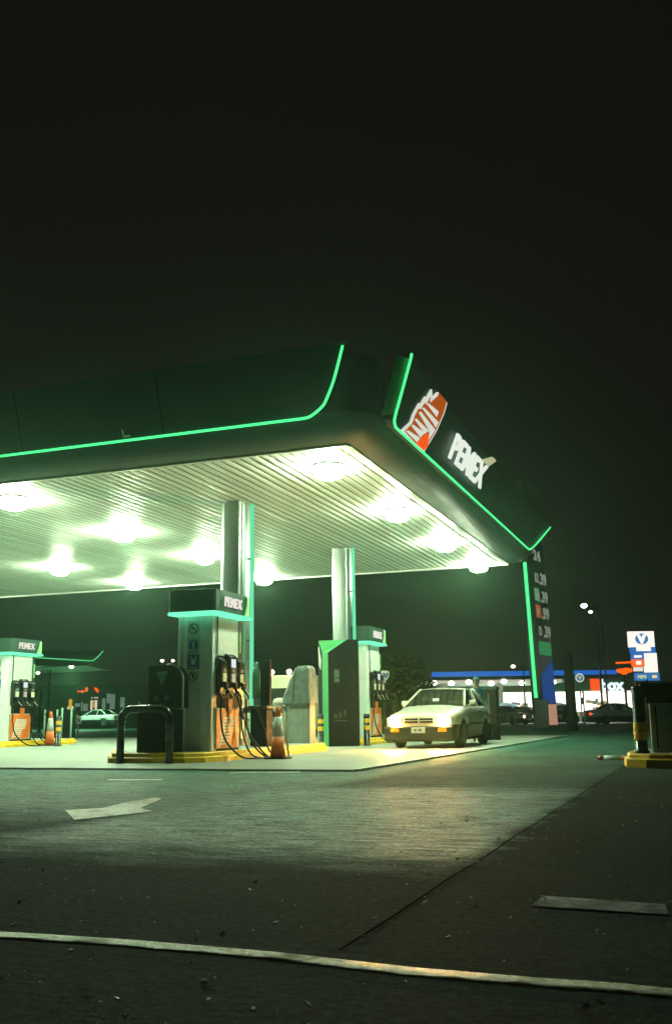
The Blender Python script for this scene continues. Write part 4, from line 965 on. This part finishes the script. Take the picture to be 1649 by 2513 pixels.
# orange neon sign left of it
SD3 = 84.0; k3 = SD3/2405; s3 = fp(1531, 1640, SD3)
t = thing('neon_sign', (s3.x, s3.y, 0), 'orange neon sign of a bar over a winged shape left of the lit price sign', 'sign')
M_on = emit('neon_orange', (1.0, .115, .004), 1.25)
f3 = lambda px, py: ax*((px-1528)*k3) + Vector((0, 0, s3.z+(1640-py)*k3))
b = MB(); b.tube([f3(1509, 1627.5), f3(1550, 1626)], 2.4*k3, 10); obj('bar', b, M_on, t, world=False)
b = MB(); wing = [(1511, 1647), (1512, 1642), (1519, 1641), (1527, 1641), (1533, 1638.5), (1538, 1640), (1548, 1641), (1549, 1647), (1547, 1650), (1537, 1652), (1531, 1657), (1526, 1656), (1521, 1652), (1514, 1651)]
b.prism([f3(*p) for p in wing], ay*.3); obj('wing_shape', b, M_on, t, world=False)
b = MB(); b.tube([(0, 0, 0), f3(1528, 1656)], .1, 8); b.tube([f3(1560, 1655)+ay*.4, f3(1560, 1626)+ay*.4], .06, 6); obj('pole', b, M_black, t, world=False)
# shop sign totem with a white V behind the second pump
SD4 = 40.0; k4 = SD4/2405; s4 = fp(945, 1665, SD4); t = thing('emblem_sign', (s4.x, s4.y, 0), 'white winged V sign on a pole left above the white car', 'sign')
f4 = lambda px, py, o=0: ax*((px-945)*k4) + Vector((0, 0, s4.z+(1665-py)*k4)) - ay*o
b = MB(); b.prism([f4(*p) for p in [(934.5, 1648), (938, 1646), (953, 1647), (956, 1652), (955, 1662), (950, 1669), (942, 1668)]], ay*.2); obj('plate', b, emit('plate_white', (1.0, .88, .86), .85), t, world=False)
b = MB(); b.text('V', 17*k4, .03, f4(941, 1665, .04), ax, (0, 0, 1), bold=.02, sx=.95); obj('letter', b, emit('v_slate', (.12, .16, .26), .6), t, world=False)
b = MB(); b.prism([f4(*p) for p in [(921, 1668), (945, 1668), (947, 1672), (943, 1679), (938, 1674), (922, 1673)]], ay*.15); obj('arm_panel', b, emit('arm_pale', (.80, .72, .60), .7), t, world=False)
b = MB(); b.tube([(0, .1, 0), f4(945, 1670)+ay*.1], .07, 8); obj('pole', b, M_black, t, world=False)

# ------------------------------------------------------------------ poles and lamps
def street_lamp(px, py, d, r, lab, col=(1.0, .93, .75), s=5.0, arm=(.9, 0), pole=True):
    p = pix(px, py, d); t = thing('street_lamp', (p.x+arm[0], p.y, 0), lab, 'street lamp', 'lamps lit in the distance')
    b = MB(); z = p.z
    b.tube([(0, 0, 0), (0, 0, z*.7), (0, 0, z+.15)], [.09, .07, .05], 8); b.tube([(0, 0, z+.12), (-arm[0], 0, z+.10)], .035, 6); obj('pole', b, M_blackm, t, world=False)
    b = MB(); b.ball((-arm[0], 0, z), r, 2, (1.1, 1.1, .8)); obj('lens', b, emit('lamp_%d_%d' % (int(col[2]*100), int(s*10)), col, s), t, world=False)
    return t
street_lamp(1433, 1487, 78, .24, 'bright white floodlight high in the sky right of the totem', (.80, .95, 1.0), 5)
street_lamp(1449, 1502, 84, .17, 'smaller white lamp just below the bright floodlight', (.80, .95, .90), 3)
street_lamp(1259, 1636, 88, .20, 'small warm lamp above the blue band left of the totem', (1.0, .86, .6), 3)
street_lamp(93, 1652, 60, .12, 'white lamp below the far left canopy', (1.0, .88, .75), 3)
street_lamp(76, 1653, 66, .10, 'small lamp right of the far left pump', (1.0, .9, .8), 3)
street_lamp(424, 1622, 62, .11, 'small white lamp touching the left side of the near pump', (1.0, .93, .8), 3, arm=(-.6, 0))
street_lamp(398, 1622, 62, .12, 'white lamp over the service cabinet', (1.0, .93, .8), 3, arm=(.6, 0))
pq = pix(1404, 1760, 48)
t = thing('utility_pole', (pq.x, pq.y, 0), 'thick dark post standing between totem and lit shop', 'pole')
b = MB(); b.tube([(0, 0, 0), (-.02, 0, 1.5), (-.03, 0, 3.0), (-.05, 0, 3.7)], [.26, .245, .23, .22], 14); obj('shaft', b, mat('pole_dark', (.025, .022, .018), .8, bump=.4), t, world=False)
b = MB(); b.box(-.26, .16, -.2, .2, 3.7, 3.78, .02); obj('cap', b, mat('pole_dark', (.025, .022, .018), .8), t, world=False)
pq = pix(1436, 1785, 60); t = thing('sign_post', (pq.x, pq.y, 0), 'thin green post with a small blue flag before the shop', 'post')
b = MB(); b.tube([(0, 0, 0), (0, 0, 2.2)], .045, 8); obj('post', b, mat('post_green', (.20, .42, .30), .4), t, world=False)
b = MB(); b.box(-.13, .03, -.06, -.04, 1.35, 1.75); obj('flag', b, M_blue, t, world=False)

# ------------------------------------------------------------------ far left: second canopy, shops, kiosk panels
FD = 82.0; kf = FD/2405
e0 = pix(232, 1623, FD); t = thing('far_canopy', (e0.x, e0.y, 0), 'second far canopy at left with a thin green neon line and bent up end', 'canopy')
zf = e0.z; ff_ = lambda px, py, w=0.0: ax*((px-232)*kf) + Vector((0, 0, zf+(1623-py)*kf)) + ay*w
b = MB(); b.prism([ff_(-160, 1602), ff_(-160, 1634), ff_(70, 1634.5), ff_(212, 1632.5), ff_(238, 1622), ff_(254, 1599), ff_(60, 1594)], ay*.4); obj('fascia', b, mat('far_fascia', (.010, .022, .018), .5), t, world=False)
b = MB(); b.tube([ff_(-160, 1604, -.1), ff_(80, 1612, -.1), ff_(222, 1622.5, -.1), ff_(230, 1621.5, -.1), ff_(238, 1615, -.1), ff_(254, 1598, -.1)], 1.4*kf, 8); obj('neon_tube', b, emit('neon_far', (.08, .62, .22), 1.0), t, world=False)
b = MB(); a_ = [ff_(-160, 1638), ff_(60, 1638), ff_(212, 1633.5)]; c_ = [p+ay*9 for p in a_]
b.grid([a_, c_], smooth=False); obj('soffit', b, mat('far_soffit2', (.6, .63, .55), .5), t, world=False)
for px, py in ((172, 1635), (73, 1627)):
    b = MB(); b.ball(ff_(px, py, .5), 6.0*kf, 2, (1.1, 1, .7)); obj('lamp', b, emit('far_lamp2', (1.0, .90, .66), 5), t, world=False)
    ld = bpy.data.lights.new('far_light', 'AREA'); ld.size = .6; ld.energy = 1400; ld.color = LAMP
    lo = bpy.data.objects.new('far_light', ld); COL.objects.link(lo); lo.parent = t; lo.location = ff_(px, py+6, .6)
b = MB(); b.tube([ff_(40, 1640, 4)*1.0, Vector((ff_(40, 1640, 4).x, ff_(40, 1640, 4).y, 0))], .25, 10); obj('column', b, M_grey, t, world=False)
WD = 98.0; kw = WD/2405; e1 = pix(230, 1760, WD); t = thing('far_shops', (e1.x, e1.y, 0), 'dark row of shops far off at left with red lettering and lit doors', 'building')
fw_ = lambda px, py, w=0.0: ax*((px-230)*kw) + Vector((0, 0, .75+(1771-py)*kw)) + ay*w
def wpanel(nm, mt, px0, px1, py0, py1, w0=0.0, w1=.15):
    b = MB(); b.prism([fw_(px0, py1, w0), fw_(px1, py1, w0), fw_(px1, py0, w0), fw_(px0, py0, w0)], ay*(w1-w0)); return obj(nm, b, mt, t, world=False)
wpanel('wall', mat('far_wall', (.012, .016, .014), .8), 90, 420, 1684, 1795, .2, 8)
M_warm = emit('far_window', (1.0, .80, .50), .8); M_dim = emit('far_window_dim', (.30, .45, .33), .35)
wpanel('lit_door', M_warm, 221, 225, 1722, 1746); wpanel('lit_door', M_warm, 232, 236.5, 1722, 1746); wpanel('door_glow', emit('door_mid', (.7, .55, .28), .5), 225, 232, 1722, 1740)
for a_, c_, y0_, y1_ in ((249, 257, 1718, 1743), (260, 268, 1706, 1730), (268, 280, 1708, 1744), (294, 304, 1716, 1740), (198, 201, 1725, 1748), (203, 214, 1730, 1748), (183, 195, 1729, 1737)): wpanel('window', M_dim, a_, c_, y0_, y1_)
for px in (224, 231.5, 237): 
    b = MB(); b.ball(fw_(px, 1716), 1.6*kw, 1); obj('wall_lamp', b, emit('wall_lamp', (.9, 1.0, .85), 1.2), t, world=False)
for px, py, rx, ry in ((190.5, 1700, 3, 2.6), (200, 1700.5, 5, 3), (210, 1695.5, 3.6, 6)):
    b = MB(); b.prism([fw_(px+rx*math.cos(2*PI*i/12), py+ry*math.sin(2*PI*i/12), -.1) for i in range(12)], ay*.1); obj('red_letter', b, emit('far_red', (1.0, .13, .03), .9), t, world=False)
b = MB(); b.prism([fw_(*p, -.1) for p in [(228, 1691), (233, 1691), (239, 1695), (241, 1702), (238, 1704), (232, 1699)]], ay*.1); obj('red_letter', b, M_emr, t, world=False)
wpanel('amber_sign', emit('far_amber', (1.0, .50, .03), .6), 170, 177, 1719, 1742, -.4, -.2); wpanel('amber_lamp', M_warm, 167, 180, 1736, 1744, -.3, -.1)
# small traffic signs and kiosks at middle distance on the left
e2 = pix(193, 1767, 52); t = thing('chevron_sign', (e2.x, e2.y, 0), 'small pale sign with dark diagonal strokes beside the silver saloon', 'sign')
b = MB(); kk = 52/2405; g2 = lambda px, py, o=0: ax*((px-193)*kk) + Vector((0, 0, .75+(1771-py)*kk)) - ay*o
b.prism([g2(185, 1778), g2(199, 1778), g2(199, 1762), g2(187, 1756)], ay*.05); obj('plate', b, mat('sign_beige', (.60, .58, .42), .5), t, world=False)
b = MB(); b.prism([g2(188, 1764, .02), g2(196, 1769, .02), g2(195, 1771, .02), g2(187, 1766.5, .02)], ay*.01); b.prism([g2(187, 1774, .02), g2(196, 1769, .02), g2(197, 1771, .02), g2(189, 1776, .02)], ay*.01); obj('strokes', b, M_black, t, world=False)
b = MB(); b.tube([g2(192, 1778, -.03), Vector((g2(192, 1778).x, g2(192, 1778).y, 0))], .04, 6); obj('post', b, M_grey, t, world=False)
for (px0, px1, py0, d, lab) in ((114, 150, 1746, 35, 'low black cabinet behind the left traffic cone'), (157, 184, 1742, 34, 'black panel between two pale green posts at left')):
    e3 = pix((px0+px1)/2, 1760, d); t = thing('kiosk_panel', (e3.x, e3.y, 0), lab, 'kiosk'); kk = d/2405; w = (px1-px0)*kk/2; hz = .75+(1770-py0)*kk
    b = MB(); b.box(-w, w, -.12, .12, .03, hz, .01); obj('panel', b, M_black, t, world=False)
    for s in (-1, 1):
        b = MB(); b.tube([(s*w, -.16, .03), (s*w, -.16, hz+.05)], .035, 8); obj('post', b, mat('pale_green_post', (.16, .32, .22), .4), t, world=False)

# ------------------------------------------------------------------ trees in the dark behind
def tree(px, d, h, r, lab, seed):
    rnd = random.Random(seed); p = pix(px, 1760, d); t = thing('tree', (p.x, p.y, 0), lab, 'tree', 'dark trees beyond the station')
    b = MB(); b.tube([(0, 0, 0), (.05, 0, h*.35), (-.05, .1, h*.7)], [.16, .12, .06], 8)
    for i in range(7):
        a = rnd.uniform(0, 2*PI); z0 = h*rnd.uniform(.3, .6); b.tube([(0, 0, z0), (math.cos(a)*r*.5, math.sin(a)*r*.5, z0+h*.15), (math.cos(a)*r*.8, math.sin(a)*r*.8, z0+h*.22)], [.06, .04, .02], 5)
    obj('trunk', b, mat('bark', (.05, .04, .03), .9), t, world=False)
    b = MB(); cl = [(rnd.gauss(0, r*.42), rnd.gauss(0, r*.42), h*(.62+rnd.uniform(-.26, .34)), rnd.uniform(.25, .5)*r) for _ in range(20)]
    for cx, cy, cz, cr in cl:
        for _ in range(75):
            v = Vector((rnd.gauss(0, 1), rnd.gauss(0, 1), rnd.gauss(0, 1))).normalized()*cr*rnd.random()**.4; c = Vector((cx, cy, cz))+v*Vector((1, 1, .75)).length/1.6
            u = Vector((rnd.gauss(0, 1), rnd.gauss(0, 1), rnd.gauss(0, 1))).normalized(); w = u.orthogonal().normalized(); s = rnd.uniform(.08, .17)
            b.mi = rnd.choice((0, 0, 1)); b.face([c-u*s*1.4, c+w*s*.6, c+u*s*1.4, c-w*s*.6])
    obj('crown', b, [mat('leaf_dark', (.018, .034, .013), .7, spec=.2), mat('leaf_light', (.035, .055, .02), .65, spec=.2)], t, world=False, fixn=False)
tree(965, 46, 3.2, 1.5, 'dark bushy tree left of the white car roof', 1)
tree(1010, 52, 3.6, 1.4, 'dark tree just behind the roof of the white car', 2)
tree(905, 44, 3.0, 1.5, 'low dark tree behind the second pump', 3)

# pale chips scattered to paint glints on the asphalt
b = MB(); random.seed(5)
for i in range(420):
    y = 1.9+8.5*random.random()**1.3; x = -y*math.tan(R(20))+random.uniform(-.55, .5)*y*.85
    s_ = random.choice((.002, .003, .003, .004, .007)); a = random.uniform(0, PI)
    if 2.98 < y < 3.13: continue
    z = .009
    u = Vector((math.cos(a), math.sin(a), random.uniform(0, .5)))*s_*1.6; v = Vector((-math.sin(a), math.cos(a), random.uniform(0, .4)))*s_
    c = Vector((x, y, z+.002)); b.prism([c-u-v*.4, c+u*.7-v, c+u+v*.6, c-u*.5+v], (0, 0, s_*.8))
o = obj('grit_glint', b, mat('glint_pale', (.42, .46, .38), .4)); o['kind'] = 'stuff'
# litter on the near asphalt
p = (-1.53, 2.78)
b = MB(); b.ball((-1.42, 2.71, .009), .010, 2, (1, 1.2, .8)); tag(obj('pebble', b, mat('pebble_pale', (.60, .58, .42), .6)), 'single pale pebble on the dark asphalt near the camera', 'pebble')
for x_, y_, lab in ((-1.69, 2.54, 'scrap of pale litter at lower left on the asphalt'), (-.93, 4.05, 'scrap of pale litter right of the lane joint')):
    b = MB(); b.grid([[(x_-.03, y_-.01, .004), (x_, y_-.015, .012), (x_+.03, y_-.004, .005)], [(x_-.026, y_+.01, .006), (x_+.004, y_+.008, .014), (x_+.03, y_+.012, .004)]]); b.bm.faces.ensure_lookup_table()
    bmesh.ops.solidify(b.bm, geom=b.bm.faces[:], thickness=.002); tag(obj('litter', b, mat('litter_paper', (.35, .42, .38), .5)), lab, 'litter')

# ------------------------------------------------------------------ night sky and film settings
w = bpy.data.worlds.new('World'); sc.world = w; w.use_nodes = True
bg = w.node_tree.nodes['Background']; bg.inputs[0].default_value = (1.0, .93, .66, 1); bg.inputs[1].default_value = .0058
sc.view_settings.view_transform = 'Standard'; sc.view_settings.look = 'None'; sc.view_settings.exposure = 0; sc.view_settings.gamma = 1
sc.cycles.max_bounces = 8; sc.cycles.diffuse_bounces = 4; sc.cycles.glossy_bounces = 4; sc.cycles.transparent_max_bounces = 8
sc.cycles.sample_clamp_indirect = 8.0; sc.cycles.caustics_reflective = False; sc.cycles.caustics_refractive = False

# thin volume added to give the lamps bloom and lift the darks
b = MB(); b.box(-70, 60, -6, 118, -1.2, 16.5)
hz = obj('bloom_haze', b, _new('bloom_haze')[0]); hz['kind'] = 'stuff'
hm = hz.data.materials[0]; hn = hm.node_tree
pv = hn.nodes.new('ShaderNodeVolumePrincipled'); pv.inputs['Color'].default_value = (.52, 1.0, .70, 1); pv.inputs['Density'].default_value = HAZE; pv.inputs['Anisotropy'].default_value = .85
hn.links.new(pv.outputs[0], [n for n in hn.nodes if n.type == 'OUTPUT_MATERIAL'][0].inputs['Volume'])
sc.cycles.volume_bounces = 0
